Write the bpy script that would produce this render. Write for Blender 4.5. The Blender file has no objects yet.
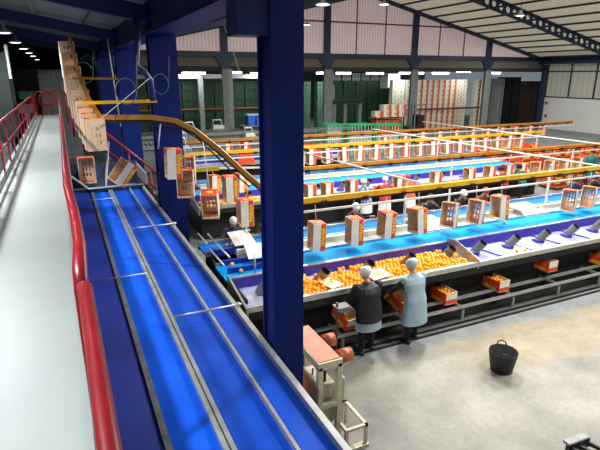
import bpy, bmesh, math, random
from mathutils import Vector, Matrix, Euler
random.seed(7)
C = bpy.context
COL = C.scene.collection
PI = math.pi

# ------------------------------------------------------------------ materials
def lin(h):
    h = h.lstrip('#')
    o = []
    for i in (0, 2, 4):
        c = int(h[i:i+2], 16) / 255
        o.append(c / 12.92 if c <= .04045 else ((c + .055) / 1.055) ** 2.4)
    return (*o, 1)

def mat(name, col, rough=.5, metal=0, var=.12, scale=6, bump=0, bscale=40, emit=None, estr=0, spec=.5, stretch=None, col2=None):
    m = bpy.data.materials.new(name); m.use_nodes = True
    nt = m.node_tree; b = nt.nodes['Principled BSDF']
    b.inputs['Roughness'].default_value = rough
    b.inputs['Metallic'].default_value = metal
    b.inputs['Specular IOR Level'].default_value = spec
    c = lin(col)
    tc = nt.nodes.new('ShaderNodeTexCoord')
    src = tc.outputs['Object']
    if stretch:
        mp = nt.nodes.new('ShaderNodeMapping'); mp.inputs['Scale'].default_value = stretch
        nt.links.new(src, mp.inputs['Vector']); src = mp.outputs['Vector']
    n = nt.nodes.new('ShaderNodeTexNoise'); n.inputs['Scale'].default_value = scale
    n.inputs['Detail'].default_value = 4
    nt.links.new(src, n.inputs['Vector'])
    r = nt.nodes.new('ShaderNodeValToRGB')
    r.color_ramp.elements[0].position = .3; r.color_ramp.elements[1].position = .7
    d = lin(col2) if col2 else tuple(x * (1 - var * 1.6) for x in c[:3]) + (1,)
    u = c if col2 else tuple(min(1, x * (1 + var * .7)) for x in c[:3]) + (1,)
    r.color_ramp.elements[0].color = d; r.color_ramp.elements[1].color = u
    nt.links.new(n.outputs['Fac'], r.inputs['Fac'])
    nt.links.new(r.outputs['Color'], b.inputs['Base Color'])
    if bump:
        n2 = nt.nodes.new('ShaderNodeTexNoise'); n2.inputs['Scale'].default_value = bscale
        nt.links.new(src, n2.inputs['Vector'])
        bp = nt.nodes.new('ShaderNodeBump'); bp.inputs['Strength'].default_value = bump
        bp.inputs['Distance'].default_value = .01
        nt.links.new(n2.outputs['Fac'], bp.inputs['Height']); nt.links.new(bp.outputs['Normal'], b.inputs['Normal'])
    if emit:
        b.inputs['Emission Color'].default_value = lin(emit); b.inputs['Emission Strength'].default_value = estr
    return m

M = {}
def defm(k, *a, **kw): M[k] = mat(k, *a, **kw)
defm('blue_steel', '#041c62', .55, spec=.2, var=.08, scale=2)
defm('navy_steel', '#16284a', .5, var=.1)
defm('roof_beam_blue', '#0d2560', .5, var=.1)
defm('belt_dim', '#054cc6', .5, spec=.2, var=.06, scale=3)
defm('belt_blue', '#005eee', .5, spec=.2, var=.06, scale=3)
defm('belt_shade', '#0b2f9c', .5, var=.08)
defm('belt_cyan', '#0090d8', .6, spec=.08, var=.05, scale=2)
defm('belt_mid', '#0a70c8', .6, spec=.08, var=.08, scale=2)
defm('trough_violet', '#3a34a4', .35, var=.12)
defm('trough_bed', '#dcdef0', .22, metal=.35, var=.12, scale=1.6, col2='#a3a6e2')
defm('steel', '#b4b6b4', .32, metal=.75, var=.15, scale=5)
defm('steel_dull', '#8f9492', .5, metal=.4, var=.2)
defm('steel_white', '#dcdcd6', .35, var=.08)
defm('alu', '#c3c6c4', .4, metal=.6, var=.12)
defm('beige_top', '#b9b3a2', .5, var=.15)
defm('grey_machine', '#7d8584', .55, var=.2)
defm('dark', '#191715', .8, var=.3)
defm('black', '#0d0e10', .55, var=.2)
defm('spout_brown', '#a06f50', .5, var=.2)  # brown tint paints the oranges' reflection on the pipes
defm('void', '#040405', .95, spec=.05)
defm('rubber', '#23282a', .6, var=.2, bump=.15)
defm('pipe_grey', '#6c6f70', .45, var=.2)
defm('rail_red', '#8f1620', .35, var=.14, scale=10)
defm('rail_yellow', '#e2ab16', .45, var=.15, scale=3)
defm('rail_brown', '#b0741a', .5, var=.18, scale=3)
defm('rail_ochre', '#a8701a', .5, var=.18, scale=3)
defm('rail_olive', '#a59a2a', .5, var=.15)
defm('rail_white', '#d9dad4', .4, var=.08)
defm('kraft', '#efcda6', .75, var=.16, scale=14, stretch=(1, 1, 8))
defm('kraft_dark', '#dcb68e', .8, var=.16, scale=14)
defm('carton_white', '#e9e4d8', .6, var=.06)
defm('carton_orange', '#e0491c', .55, var=.12, scale=9)
defm('print_yellow', '#f7c628', .5, var=.05)
defm('orange_peel', '#ffae22', .36, var=.06, scale=30, bump=.1, bscale=160)
defm('green_crate', '#123f26', .55, var=.3, scale=3)
defm('green_pale', '#5c8a72', .6, var=.2)
defm('green_frame', '#0fa366', .5, var=.1)
defm('tub_blue', '#2464d2', .4, var=.08)
defm('cream_stack', '#d8d2bc', .65, var=.12)
defm('stack_white', '#cfc8b8', .65, var=.12)
defm('stack_orange', '#b9571f', .65, var=.2)
defm('stack_red', '#c8481e', .6, var=.2, scale=3)
defm('stack_grey', '#9aa09c', .6, var=.2)
defm('stack_black', '#15181a', .7, var=.3)
defm('pallet_wood', '#7a4a22', .8, var=.25)
defm('cream_paint', '#cfc9ae', .45, var=.1)
defm('machine_orange', '#d67a50', .45, var=.1)
defm('copper', '#b4623f', .35, metal=.1, var=.12)
defm('maroon', '#5a2a20', .5, var=.15)
defm('skin', '#c99172', .5, var=.06)
defm('white_cloth', '#f4f5f3', .8, var=.06, bump=.2, bscale=30)
defm('blue_cloth', '#9db8c6', .8, var=.08, bump=.25, bscale=18)
defm('cap_blue', '#bfd4dd', .8, var=.08, bump=.3, bscale=60)
defm('jacket_black', '#191c22', .5, var=.2, bump=.5, bscale=14)
defm('sleeve_black', '#1a1614', .7, var=.2)
defm('trouser', '#101116', .8, var=.2)
defm('shoe', '#0b0b0c', .5)
defm('red_cloth', '#a8242e', .8, var=.12)
defm('orange_cloth', '#c9522a', .8, var=.12)
defm('navy_cloth', '#1e2c4a', .8, var=.12)
defm('teal_cloth', '#1f6c72', .8, var=.12)
defm('hair_grey', '#d8d8d4', .7, var=.12)
defm('eye', '#1a1412', .3)
defm('hose', '#5f7486', .5)
defm('lamp_white', '#f4f8ff', .5, emit='#f2f7ff', estr=9)
defm('lamp_shell', '#aab0b4', .4, metal=.5)
defm('glass_green', '#123c2e', .2, emit='#3f8c6a', estr=.12)
defm('sign_red', '#c2382a', .6)
defm('paper', '#f0efe9', .7, var=.03)
defm('roof_panel_left', '#8f979e', .6, var=.15, scale=.6)
defm('dark_wall', '#10141c', .8, var=.3)
defm('white_wall', '#d3d6d4', .7, var=.05, scale=.5)
defm('annex_wall', '#717b7d', .8, var=.1)
defm('daylight', '#ffffff', .6, emit='#f6fbff', estr=1.6)
defm('band_beige', '#6b675c', .8, var=.12)
defm('lintel', '#26302e', .8, var=.12)
defm('cap_red', '#b03a34', .8)

# plaid shirt
def plaid():
    m = mat('plaid_cloth', '#2a3c66', .8)
    nt = m.node_tree; b = nt.nodes['Principled BSDF']
    tc = nt.nodes.new('ShaderNodeTexCoord'); ck = nt.nodes.new('ShaderNodeTexChecker')
    ck.inputs['Scale'].default_value = 14
    ck.inputs['Color1'].default_value = lin('#22345e'); ck.inputs['Color2'].default_value = lin('#9fb0c4')
    nt.links.new(tc.outputs['Object'], ck.inputs['Vector']); nt.links.new(ck.outputs['Color'], b.inputs['Base Color'])
    M['plaid'] = m
plaid()

# walkway plate: pale paint with small raised diamonds
def plate():
    m = mat('walkway_plate', '#a2aaa6', .42, var=.06, scale=.8)
    nt = m.node_tree; b = nt.nodes['Principled BSDF']
    tc = nt.nodes.new('ShaderNodeTexCoord'); mp = nt.nodes.new('ShaderNodeMapping')
    mp.inputs['Rotation'].default_value = (0, 0, PI / 4); mp.inputs['Scale'].default_value = (22, 22, 22)
    v = nt.nodes.new('ShaderNodeTexChecker'); v.inputs['Scale'].default_value = 1.6
    nt.links.new(tc.outputs['Object'], mp.inputs['Vector']); nt.links.new(mp.outputs['Vector'], v.inputs['Vector'])
    bp = nt.nodes.new('ShaderNodeBump'); bp.inputs['Strength'].default_value = .6; bp.inputs['Distance'].default_value = .006
    nt.links.new(v.outputs['Fac'], bp.inputs['Height']); nt.links.new(bp.outputs['Normal'], b.inputs['Normal'])
    M['plate'] = m
plate()

# concrete floor: pale screed, lamplit area painted warm, shade along the first line painted cool grey
def concrete():
    m = bpy.data.materials.new('concrete_floor'); m.use_nodes = True
    nt = m.node_tree; b = nt.nodes['Principled BSDF']; L = nt.links
    def N(t): return nt.nodes.new(t)
    tc = N('ShaderNodeTexCoord')
    def noise(s, d=6):
        n = N('ShaderNodeTexNoise'); n.inputs['Scale'].default_value = s; n.inputs['Detail'].default_value = d
        n.inputs['Roughness'].default_value = .65
        L.new(tc.outputs['Object'], n.inputs['Vector']); return n.outputs['Fac']
    def ramp(f, a, c1, bb, c2):
        r = N('ShaderNodeValToRGB'); e = r.color_ramp.elements
        e[0].position = a; e[0].color = lin(c1); e[1].position = bb; e[1].color = lin(c2); L.new(f, r.inputs['Fac']); return r.outputs['Color']
    def mix(f, a, c):
        x = N('ShaderNodeMix'); x.data_type = 'RGBA'; L.new(f, x.inputs[0]); L.new(a, x.inputs[6]); L.new(c, x.inputs[7]); return x.outputs[2]
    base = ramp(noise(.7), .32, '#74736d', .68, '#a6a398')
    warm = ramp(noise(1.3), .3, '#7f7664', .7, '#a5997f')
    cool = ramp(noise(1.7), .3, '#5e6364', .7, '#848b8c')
    sep = N('ShaderNodeSeparateXYZ'); L.new(tc.outputs['Object'], sep.inputs[0])
    # wobble
    ns = noise(1.1, 3)
    def lincomb(ax, ay, c, wob=.5):
        m1 = N('ShaderNodeMath'); m1.operation = 'MULTIPLY'; m1.inputs[1].default_value = ax; L.new(sep.outputs[0], m1.inputs[0])
        m2 = N('ShaderNodeMath'); m2.operation = 'MULTIPLY_ADD'; m2.inputs[1].default_value = ay; L.new(sep.outputs[1], m2.inputs[0]); L.new(m1.outputs[0], m2.inputs[2])
        m3 = N('ShaderNodeMath'); m3.operation = 'MULTIPLY_ADD'; m3.inputs[1].default_value = wob; L.new(ns, m3.inputs[0]); L.new(m2.outputs[0], m3.inputs[2])
        m4 = N('ShaderNodeMath'); m4.operation = 'ADD'; m4.inputs[1].default_value = c; L.new(m3.outputs[0], m4.inputs[0])
        return m4.outputs[0]
    def step(f, lo, hi):
        r = N('ShaderNodeMapRange'); r.inputs[1].default_value = lo; r.inputs[2].default_value = hi; L.new(f, r.inputs[0]); return r.outputs[0]
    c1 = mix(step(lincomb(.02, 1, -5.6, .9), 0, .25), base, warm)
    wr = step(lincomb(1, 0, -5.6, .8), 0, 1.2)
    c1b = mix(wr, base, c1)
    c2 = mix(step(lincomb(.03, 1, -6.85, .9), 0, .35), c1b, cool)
    under_shade = ramp(noise(3), .3, '#1d1c1a', .7, '#33312e')  # near-black floor colour paints the shade under the line and track
    c2 = mix(step(lincomb(0, 1, -7.05, .12), 0, .1), c2, mix(step(lincomb(0, 1, -11.2, 0), 0, .3), under_shade, c2))
    fine = ramp(noise(14, 8), .35, '#b8b8b8', .6, '#ffffff')
    mm = N('ShaderNodeMix'); mm.data_type = 'RGBA'; mm.blend_type = 'MULTIPLY'; mm.inputs[0].default_value = .3
    L.new(c2, mm.inputs[6]); L.new(fine, mm.inputs[7])
    L.new(mm.outputs[2], b.inputs['Base Color']); b.inputs['Roughness'].default_value = .55
    M['concrete'] = m
concrete()

# corrugated sheet materials (wave ribs)
def ribbed(key, col, col2, scale, axis, emit=0, line=.02, ecol=None):
    m = bpy.data.materials.new(key); m.use_nodes = True
    nt = m.node_tree; b = nt.nodes['Principled BSDF']; L = nt.links
    tc = nt.nodes.new('ShaderNodeTexCoord'); w = nt.nodes.new('ShaderNodeTexWave')
    w.bands_direction = axis; w.inputs['Scale'].default_value = scale; w.inputs['Distortion'].default_value = .15
    L.new(tc.outputs['Object'], w.inputs['Vector'])
    r = nt.nodes.new('ShaderNodeValToRGB'); e = r.color_ramp.elements
    e[0].position = 0; e[0].color = lin(col2); e[1].position = .35; e[1].color = lin(col)
    L.new(w.outputs['Fac'], r.inputs['Fac']); L.new(r.outputs['Color'], b.inputs['Base Color'])
    b.inputs['Roughness'].default_value = .6
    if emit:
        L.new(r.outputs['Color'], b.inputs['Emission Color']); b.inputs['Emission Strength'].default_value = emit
    M[key] = m
ribbed('cladding', '#c9b4b4', '#ab9898', 1.3, 'X', emit=.40)  # emission stands in for daylight coming through the sheets
defm('roof_panel', '#cfc6b4', .7, var=.05, scale=.4, emit='#cfc4ae', estr=.34)  # emission stands in for light bounced up onto the roof
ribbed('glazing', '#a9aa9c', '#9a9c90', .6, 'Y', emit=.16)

# ------------------------------------------------------------------ mesh helpers
class MB:
    def __init__(s): s.bm = bmesh.new(); s.mats = []
    def mi(s, m):
        if m not in s.mats: s.mats.append(m)
        return s.mats.index(m)
    def faces(s, fs, m, smooth=False):
        i = s.mi(m)
        for f in fs: f.material_index = i; f.smooth = smooth
    def box(s, x0, x1, y0, y1, z0, z1, m, mx=None):
        vs = [s.bm.verts.new((x, y, z)) for z in (z0, z1) for x, y in ((x0, y0), (x1, y0), (x1, y1), (x0, y1))]
        if mx is not None:
            for v in vs: v.co = mx @ v.co
        q = [(3, 2, 1, 0), (4, 5, 6, 7), (0, 1, 5, 4), (1, 2, 6, 5), (2, 3, 7, 6), (3, 0, 4, 7)]
        fs = [s.bm.faces.new([vs[k] for k in f]) for f in q]
        s.faces(fs, m); return fs
    def poly(s, pts, m):
        f = s.bm.faces.new([s.bm.verts.new(p) for p in pts]); s.faces([f], m); return f
    def prism(s, prof, axis, a, b, m):
        # prof: 2-D outline swept along axis
        def P(u, v, t):
            return {'X': (t, u, v), 'Y': (u, t, v), 'Z': (u, v, t)}[axis]
        A = [s.bm.verts.new(P(u, v, a)) for u, v in prof]; B = [s.bm.verts.new(P(u, v, b)) for u, v in prof]
        n = len(prof); fs = [s.bm.faces.new(A[::-1]), s.bm.faces.new(B)]
        for i in range(n): fs.append(s.bm.faces.new((A[i], A[(i+1) % n], B[(i+1) % n], B[i])))
        s.faces(fs, m); return fs
    def bar(s, p, q, w, h, m):
        p = Vector(p); q = Vector(q); d = q - p; L = d.length
        rot = d.to_track_quat('X', 'Z').to_matrix().to_4x4()
        s.box(0, L, -w/2, w/2, -h/2, h/2, m, Matrix.Translation(p) @ rot)
    def tube(s, pts, r, m, n=8, caps=True, smooth=True, sq=1.0):
        pts = [Vector(p) for p in pts]
        rs = r if isinstance(r, (list, tuple)) else [r] * len(pts)
        rings = []; up = None
        for i, p in enumerate(pts):
            a = pts[max(i-1, 0)]; b = pts[min(i+1, len(pts)-1)]
            t = (b - a)
            t = t.normalized() if t.length > 1e-9 else Vector((0, 0, 1))
            if up is None:
                up = Vector((0, 0, 1)) if abs(t.z) < .9 else Vector((0, 1, 0))
            u = t.cross(up)
            if u.length < 1e-4: u = t.cross(Vector((1, 0, 0)))
            u.normalize(); v = u.cross(t).normalized(); up = v
            rings.append([s.bm.verts.new(p + (u * math.cos(k*2*PI/n) + v * math.sin(k*2*PI/n) * sq) * rs[i]) for k in range(n)])
        fs = []
        for a, b in zip(rings, rings[1:]):
            for k in range(n): fs.append(s.bm.faces.new((a[k], a[(k+1) % n], b[(k+1) % n], b[k])))
        s.faces(fs, m, smooth)
        if caps: s.faces([s.bm.faces.new(rings[0][::-1]), s.bm.faces.new(rings[-1])], m)
        return rings
    def lathe(s, prof, m, n=20, c=(0, 0, 0), smooth=True, sx=1, sy=1):
        rings = [[s.bm.verts.new((c[0] + r*math.cos(k*2*PI/n)*sx, c[1] + r*math.sin(k*2*PI/n)*sy, c[2] + z)) for k in range(n)] for r, z in prof]
        fs = []
        for a, b in zip(rings, rings[1:]):
            for k in range(n): fs.append(s.bm.faces.new((a[k], a[(k+1) % n], b[(k+1) % n], b[k])))
        s.faces(fs, m, smooth)
        return rings
    def ball(s, c, r, m, u=12, v=8, mx=None):
        if not isinstance(r, (tuple, list)): r = (r, r, r)
        mt = Matrix.Translation(Vector(c)) @ (mx or Matrix.Identity(4)) @ Matrix.Diagonal((*r, 1))
        res = bmesh.ops.create_uvsphere(s.bm, u_segments=u, v_segments=v, radius=1, matrix=mt)
        fs = {f for vv in res['verts'] for f in vv.link_faces}
        s.faces(fs, m, True)
    def mesh(s, name):
        bmesh.ops.recalc_face_normals(s.bm, faces=s.bm.faces[:])
        me = bpy.data.meshes.new(name); s.bm.to_mesh(me); s.bm.free()
        for m in s.mats: me.materials.append(M[m])
        return me
    def build(s, name, parent=None, loc=None, bevel=0):
        o = bpy.data.objects.new(name, s.mesh(name)); COL.objects.link(o)
        if parent is not None: o.parent = parent
        if loc is not None: o.location = loc
        if bevel:
            b = o.modifiers.new('bevel', 'BEVEL'); b.width = bevel; b.segments = 2; b.limit_method = 'ANGLE'
        return o

def tag(o, label, cat, group=None):
    o['label'] = label; o['category'] = cat
    if group: o['group'] = group
    return o
def struct(o): o['kind'] = 'structure'; return o
def thing(name, label, cat, loc=(0, 0, 0), rz=0, group=None):
    o = bpy.data.objects.new(name, None); COL.objects.link(o); o.empty_display_size = .1
    o.location = loc; o.rotation_euler = (0, 0, rz); return tag(o, label, cat, group)
def dup(root, loc=None, rot=None, label=None, group=None, parent=None):
    r = root.copy(); COL.objects.link(r)
    if parent is not None: r.parent = parent
    if loc is not None: r.location = loc
    if rot is not None: r.rotation_euler = rot
    if label: r['label'] = label
    if group: r['group'] = group
    for ch in list(root.children):
        dup(ch, parent=r)
    return r
ORD = ['first', 'second', 'third', 'fourth', 'fifth', 'sixth', 'seventh', 'eighth', 'ninth', 'tenth', 'eleventh', 'twelfth', 'thirteenth',
       'fourteenth', 'fifteenth', 'sixteenth', 'seventeenth', 'eighteenth', 'nineteenth', 'twentieth', 'twenty-first', 'twenty-second', 'twenty-third', 'twenty-fourth']

# ------------------------------------------------------------------ camera
cam = bpy.data.cameras.new('camera'); cam.lens = 30; cam.sensor_width = 36; cam.clip_start = .05; cam.clip_end = 200
co = bpy.data.objects.new('camera', cam); COL.objects.link(co)
co.location = (0, 0, 4.8); co.rotation_euler = (math.radians(90 - 16.7), 0, math.radians(-24.96))
C.scene.camera = co

# ------------------------------------------------------------------ setting
def flat(name, pts, m):
    b = MB(); b.poly(pts, m); return struct(b.build(name))
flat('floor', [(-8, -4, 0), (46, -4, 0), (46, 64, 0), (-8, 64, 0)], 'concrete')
XR = 21.45; ZR = 10.7
def roofz(x): return ZR - .23 * abs(x - XR)
def slab(name, pts, th, m):
    b = MB(); n = len(pts)
    A = [b.bm.verts.new(p) for p in pts]; B = [b.bm.verts.new((p[0], p[1], p[2] + th)) for p in pts]
    fs = [b.bm.faces.new(A[::-1]), b.bm.faces.new(B)] + [b.bm.faces.new((A[i], A[(i+1) % n], B[(i+1) % n], B[i])) for i in range(n)]
    b.faces(fs, m); return struct(b.build(name))
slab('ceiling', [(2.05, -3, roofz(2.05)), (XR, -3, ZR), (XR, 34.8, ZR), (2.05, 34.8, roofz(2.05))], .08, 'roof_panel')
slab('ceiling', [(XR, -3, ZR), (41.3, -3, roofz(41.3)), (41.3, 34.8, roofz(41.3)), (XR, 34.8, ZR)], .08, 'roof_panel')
def leftz(x): return 6.55 - .17 * x
slab('ceiling', [(-6, -3, leftz(-6)), (2.0, -3, leftz(2.0)), (2.0, 62, leftz(2.0)), (-6, 62, leftz(-6))], .06, 'roof_panel_left')
# dark left bay walls
b = MB(); b.box(-6.2, -6, -3, 62, 0, 7.7, 'dark_wall'); struct(b.build('wall_left'))
b = MB(); b.box(-6, 2.3, 62, 62.2, 0, 7.7, 'dark_wall'); struct(b.build('wall_far'))
# gable wall over the opening to the annex
b = MB()
pts = [(2.2, 6.5), (XR, 6.5), (XR, ZR - .02), (2.2, roofz(2.2) - .02)]
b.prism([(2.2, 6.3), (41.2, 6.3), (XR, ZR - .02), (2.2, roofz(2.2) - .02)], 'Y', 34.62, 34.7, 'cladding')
struct(b.build('wall_back'))
b = MB(); b.box(2.2, 41.2, 34.5, 34.72, 5.36, 6.02, 'band_beige'); b.box(2.2, 41.2, 34.45, 34.72, 5.06, 5.36, 'lintel'); struct(b.build('trim_1'))
b = MB(); b.box(2.2, 41.2, 34.3, 34.6, 6.0, 6.32, 'navy_steel'); b.box(2.2, 41.2, 34.56, 34.61, 8.48, 8.58, 'maroon'); struct(b.build('trim_2'))
# gable seams
b = MB()
for x in [6.5, 10.4, 13.0, 15.6, 20.8, 23.4, 28.7, 31.3]:
    b.box(x - .05, x + .05, 34.58, 34.615, 6.3, roofz(x) - .1, 'band_beige')
struct(b.build('trim_3'))
# annex behind
b = MB(); b.box(2.2, 46, 58, 58.2, 0, 6, 'annex_wall'); struct(b.build('wall_annex'))
b = MB(); b.box(2.2, 46, 34.75, 58, 5.36, 5.46, 'lintel'); struct(b.build('ceiling'))
b = MB(); b.box(2.2, 2.35, 34.8, 62, 0, 8, 'dark_wall'); struct(b.build('wall_annex_side'))
b = MB(); b.box(38.5, 41.8, 57.9, 57.97, 3.2, 4.95, 'daylight'); b.box(38.3, 42, 57.85, 57.99, 4.95, 5.1, 'steel_white'); struct(b.build('window_2'))
# right wall
b = MB(); b.box(41, 41.2, 0, 34.6, 0, 2.83, 'white_wall'); struct(b.build('wall_right'))
b = MB()
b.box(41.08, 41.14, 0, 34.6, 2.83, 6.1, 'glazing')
struct(b.build('window_1'))
b = MB()
for y in [34, 31.6, 29.2, 26.8, 24.4, 22, 19]:
    b.box(41.0, 41.2, y - .06, y + .06, 2.83, 6.1, 'navy_steel')
for z in (2.86, 5.1, 6.0): b.box(40.98, 41.2, 0, 34.6, z - .05, z + .05, 'navy_steel')
struct(b.build('trim_4'))
b = MB(); b.box(40.2, 41.2, 0, 34.6, 5.75, 6.35, 'navy_steel'); b.box(38.8, 41.2, 0, 34.6, 6.3, 6.36, 'lintel'); struct(b.build('trim_5'))
# purlins
b = MB()
for i in range(1, 13):
    for s in (-1, 1):
        x = XR + s * i * 1.55
        if 2.3 < x < 41: b.box(x - .045, x + .045, 0, 34.6, roofz(x) - .12, roofz(x) - .005, 'lintel')
struct(b.build('trim_6'))
b = MB()
for x in (-4.6, -3.2, -1.8, -.4, 1.0):
    b.box(x - .06, x + .06, -2, 62, leftz(x) - .09, leftz(x), 'grey_machine')
struct(b.build('trim_7'))

# gable posts : grey steel, each a column of its own
for i, x in enumerate((10.4, 18.23, 26.15, 34.02)):
    t = thing('steel_post', ['pale-flanged grey steel post before the green crate wall', 'grey steel post beside the green mesh cages',
               'grey steel post between the cream and the orange-striped stacks', 'grey steel post right of the cream carton stack'][i], 'column', (x, 34.4, 0), 0, 'posts of the back wall')
    b = MB(); b.box(-.22, .22, -.03, .0, 0, 5.2, 'grey_machine'); b.box(-.22, .22, .17, .2, 0, 5.2, 'grey_machine'); b.box(-.02, .02, 0, .17, 0, 5.2, 'grey_machine')
    b.box(.22, .5, -.02, .2, 0, 5.2, 'steel_dull' if i == 0 else 'grey_machine'); b.build('lower_shaft', t)
    b = MB(); b.box(-.24, .24, -.06, .2, 5.2, roofz(x) - .1, 'navy_steel'); b.build('upper_shaft', t)
    b = MB(); b.prism([(-.24, 5.3), (-.7, 6.0), (.7, 6.0), (.24, 5.3)], 'Y', -.05, .1, 'navy_steel'); b.build('bracket', t)
t = thing('steel_post', 'dark blue corner post where the white wall begins', 'column', (40.85, 34.2, 0))
b = MB(); b.box(-.3, .13, -.25, .1, 0, 5.7, 'navy_steel'); b.build('shaft', t)

# gable rafter and castellated rafter
def rafter(name, label, y, depth, th, holes, x0, x1, m):
    b = MB()
    s = 1 if x1 > x0 else -1
    n = max(1, int(abs(x1 - x0) / .62)) if holes else 1
    dx = (x1 - x0) / n
    if not holes:
        b.prism([(x0, roofz(x0) - .05), (x1, roofz(x1) - .05), (x1, roofz(x1) - depth), (x0, roofz(x0) - depth)], 'Y', y - th/2, y + th/2, m)
    else:
        K = 10; ry = depth * .26; rx = abs(dx) * .33
        for i in range(n):
            a = x0 + i*dx; c = a + dx/2
            for ys in (y - .03, y + .03):
                # plate with a round hole, made as a ring of quads
                def out(k):
                    ang = 2*PI*k/K + PI/4
                    u, v = math.cos(ang), math.sin(ang); q = max(abs(u), abs(v))
                    x = c + u/q*dx/2; z = roofz(x) - .05 - (depth - .05) * (.5 - v/q/2); return (x, ys, z)
                def inn(k):
                    ang = 2*PI*k/K + PI/4
                    x = c + math.cos(ang)*rx*s; return (x, ys, roofz(x) - .05 - (depth-.05)/2 + math.sin(ang)*ry)
                K = 16
                for k in range(K): b.poly([out(k), out(k+1), inn(k+1), inn(k)], m)
        b.prism([(x0, roofz(x0)-.03), (x1, roofz(x1)-.03), (x1, roofz(x1)-.1), (x0, roofz(x0)-.1)], 'Y', y-th/2, y+th/2, m)
        b.prism([(x0, roofz(x0)-depth+.08), (x1, roofz(x1)-depth+.08), (x1, roofz(x1)-depth), (x0, roofz(x0)-depth)], 'Y', y-th/2, y+th/2, m)
    o = b.build(name); return tag(o, label, 'roof beam')
rafter('roof_rafter', 'dark sloping rafter along the right edge of the pink gable', 34.3, .32, .2, 0, XR, 41.0, 'navy_steel')
rafter('roof_rafter', 'dark sloping rafter along the left edge of the pink gable', 34.3, .32, .2, 0, XR, 2.2, 'navy_steel')
rafter('castellated_rafter', 'dark roof beam with a row of round holes at upper right', 26.5, .78, .22, 1, XR, 41.0, 'navy_steel')
rafter('roof_rafter', 'dark roof beam rising to the ridge behind the big blue column', 26.5, .38, .2, 0, XR, 2.2, 'navy_steel')

# blue columns of the valley row
def hcolumn(label, y, wx, wy, z1, x=2.05):
    t = thing('steel_column', label, 'column', (x, y, 0))
    b = MB(); f = .035
    b.box(-wx/2, wx/2, -wy/2, -wy/2+f, 0, z1, 'blue_steel'); b.box(-wx/2, wx/2, wy/2-f, wy/2, 0, z1, 'blue_steel')
    b.box(-wx/2+.03, wx/2-.03, -wy/2+f, wy/2-f, 0, z1, 'blue_steel')
    b.build('shaft', t)
    b = MB(); b.box(-wx/2-.1, wx/2+.1, -wy/2-.1, wy/2+.1, 0, .03, 'navy_steel'); b.build('base_plate', t)
    return t
t = hcolumn('big blue steel column in the foreground beside the blue belts', 4.9, .36, .36, 6.3, 2.06)
b = MB(); b.box(-.5, -.18, -.16, .16, 5.16, 6.3, 'roof_beam_blue'); b.build('haunch', t)
hcolumn('wide blue steel column behind the hanging carton at mid left', 11.3, .56, .4, 6.2)
hcolumn('blue steel column farthest back of the row behind the conveyor head', 17.9, .58, .4, 6.2)
hcolumn('blue steel column glimpsed left of the two nearer ones, by the pale crates', 25.5, .7, .4, 6.2)
# valley beam and left rafters
b = MB(); b.box(1.85, 2.0, 4.9, 34, 5.66, 6.3, 'roof_beam_blue'); b.box(1.75, 2.25, 4.9, 34, 5.6, 5.66, 'blue_steel'); b.box(2.0, 2.06, -2, 34, 5.66, 6.3, 'roof_beam_blue')
tag(b.build('valley_beam'), 'long blue beam running over the row of blue columns', 'roof beam')
for i, y in enumerate((5.0, 11.3, 17.9, 24.5, 31.0)):
    b = MB(); b.prism([(-6, leftz(-6)-.1), (1.95, leftz(1.95)-.1), (1.95, leftz(1.95)-.42), (-6, leftz(-6)-.42)], 'Y', y-.1, y+.1, 'roof_beam_blue')
    tag(b.build('roof_rafter'), ['blue rafter of the low roof joining the big blue column', 'nearest visible blue rafter of the low roof at upper left', 'second blue rafter of the low roof at upper left',
        'third blue rafter of the low roof above the lamps', 'farthest blue rafter of the low roof'][i], 'roof beam')
# blue downpipe by second column
b = MB(); b.tube([(1.42, 10.2, 5.9), (1.44, 10.2, 5.5), (1.36, 10.2, 4.98), (1.5, 10.2, 4.86), (1.6, 10.2, 4.7), (1.62, 10.2, 4.32)], .06, 'roof_beam_blue')
tag(b.build('downpipe'), 'bent blue pipe hanging in front of the wide blue column', 'pipe')
for i, (x, y, z, r) in enumerate(((.62, 14, 4.85, .2), (1.93, 11.0, 4.62, .16), (.95, 8.5, 4.55, .16))):
    b = MB(); b.tube([(x + r*math.cos(a*PI/9), y, z + r*1.25*math.sin(a*PI/9)) for a in range(0, 19)], .008, 'hose', 6)
    b.tube([(x+r, y, z), (x+r*1.3, y, z+.55)], .007, 'hose', 6)
    tag(b.build('hose_loop'), ['pale hose coiled in a loop near the pale crate stack', 'pale hose loop hanging before the wide blue column', 'pale hose loop hanging left of the wide blue column'][i], 'hose')

# ------------------------------------------------------------------ lamps
def lightobj(kind, name, loc, energy, size=.5, col=(1, 1, 1), rot=(0, 0, 0), spot=None):
    l = bpy.data.lights.new(name, kind); l.energy = energy; l.color = col
    if kind == 'AREA': l.size = size
    elif kind == 'SPOT': l.shadow_soft_size = size; l.spot_size = spot or 2.6; l.spot_blend = .6
    else: l.shadow_soft_size = size
    o = bpy.data.objects.new(name, l); COL.objects.link(o); o.location = loc; o.rotation_euler = rot; return o
def pendant(loc, top, label, r=.28, cat='lamp', group=None):
    t = thing('pendant_lamp', label, cat, loc, 0, group)
    b = MB(); b.lathe([(.05, .32), (.09, .28), (.1, .16), (r*.75, .06), (r, 0), (r*.97, -.005), (r*.6, .04)], 'lamp_shell', 16); sh = b.build('shade', t)
    b = MB(); b.ball((0, 0, .03), (r*.8, r*.8, .05), 'lamp_white', 12, 6); b.build('bulb', sh)
    b = MB(); b.tube([(0, 0, .3), (0, 0, max(.4, top - loc[2]))], .012, 'black', 6); b.build('cord', t)
    return t
for i, y in enumerate((20.9, 26.8, 33.0, 39.2, 45.4, 55)):
    pendant((-1.5, y, 6.18), leftz(-1.5), '%s lamp from the near end of the row in the dark bay at left' % ORD[i], .32)
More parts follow.
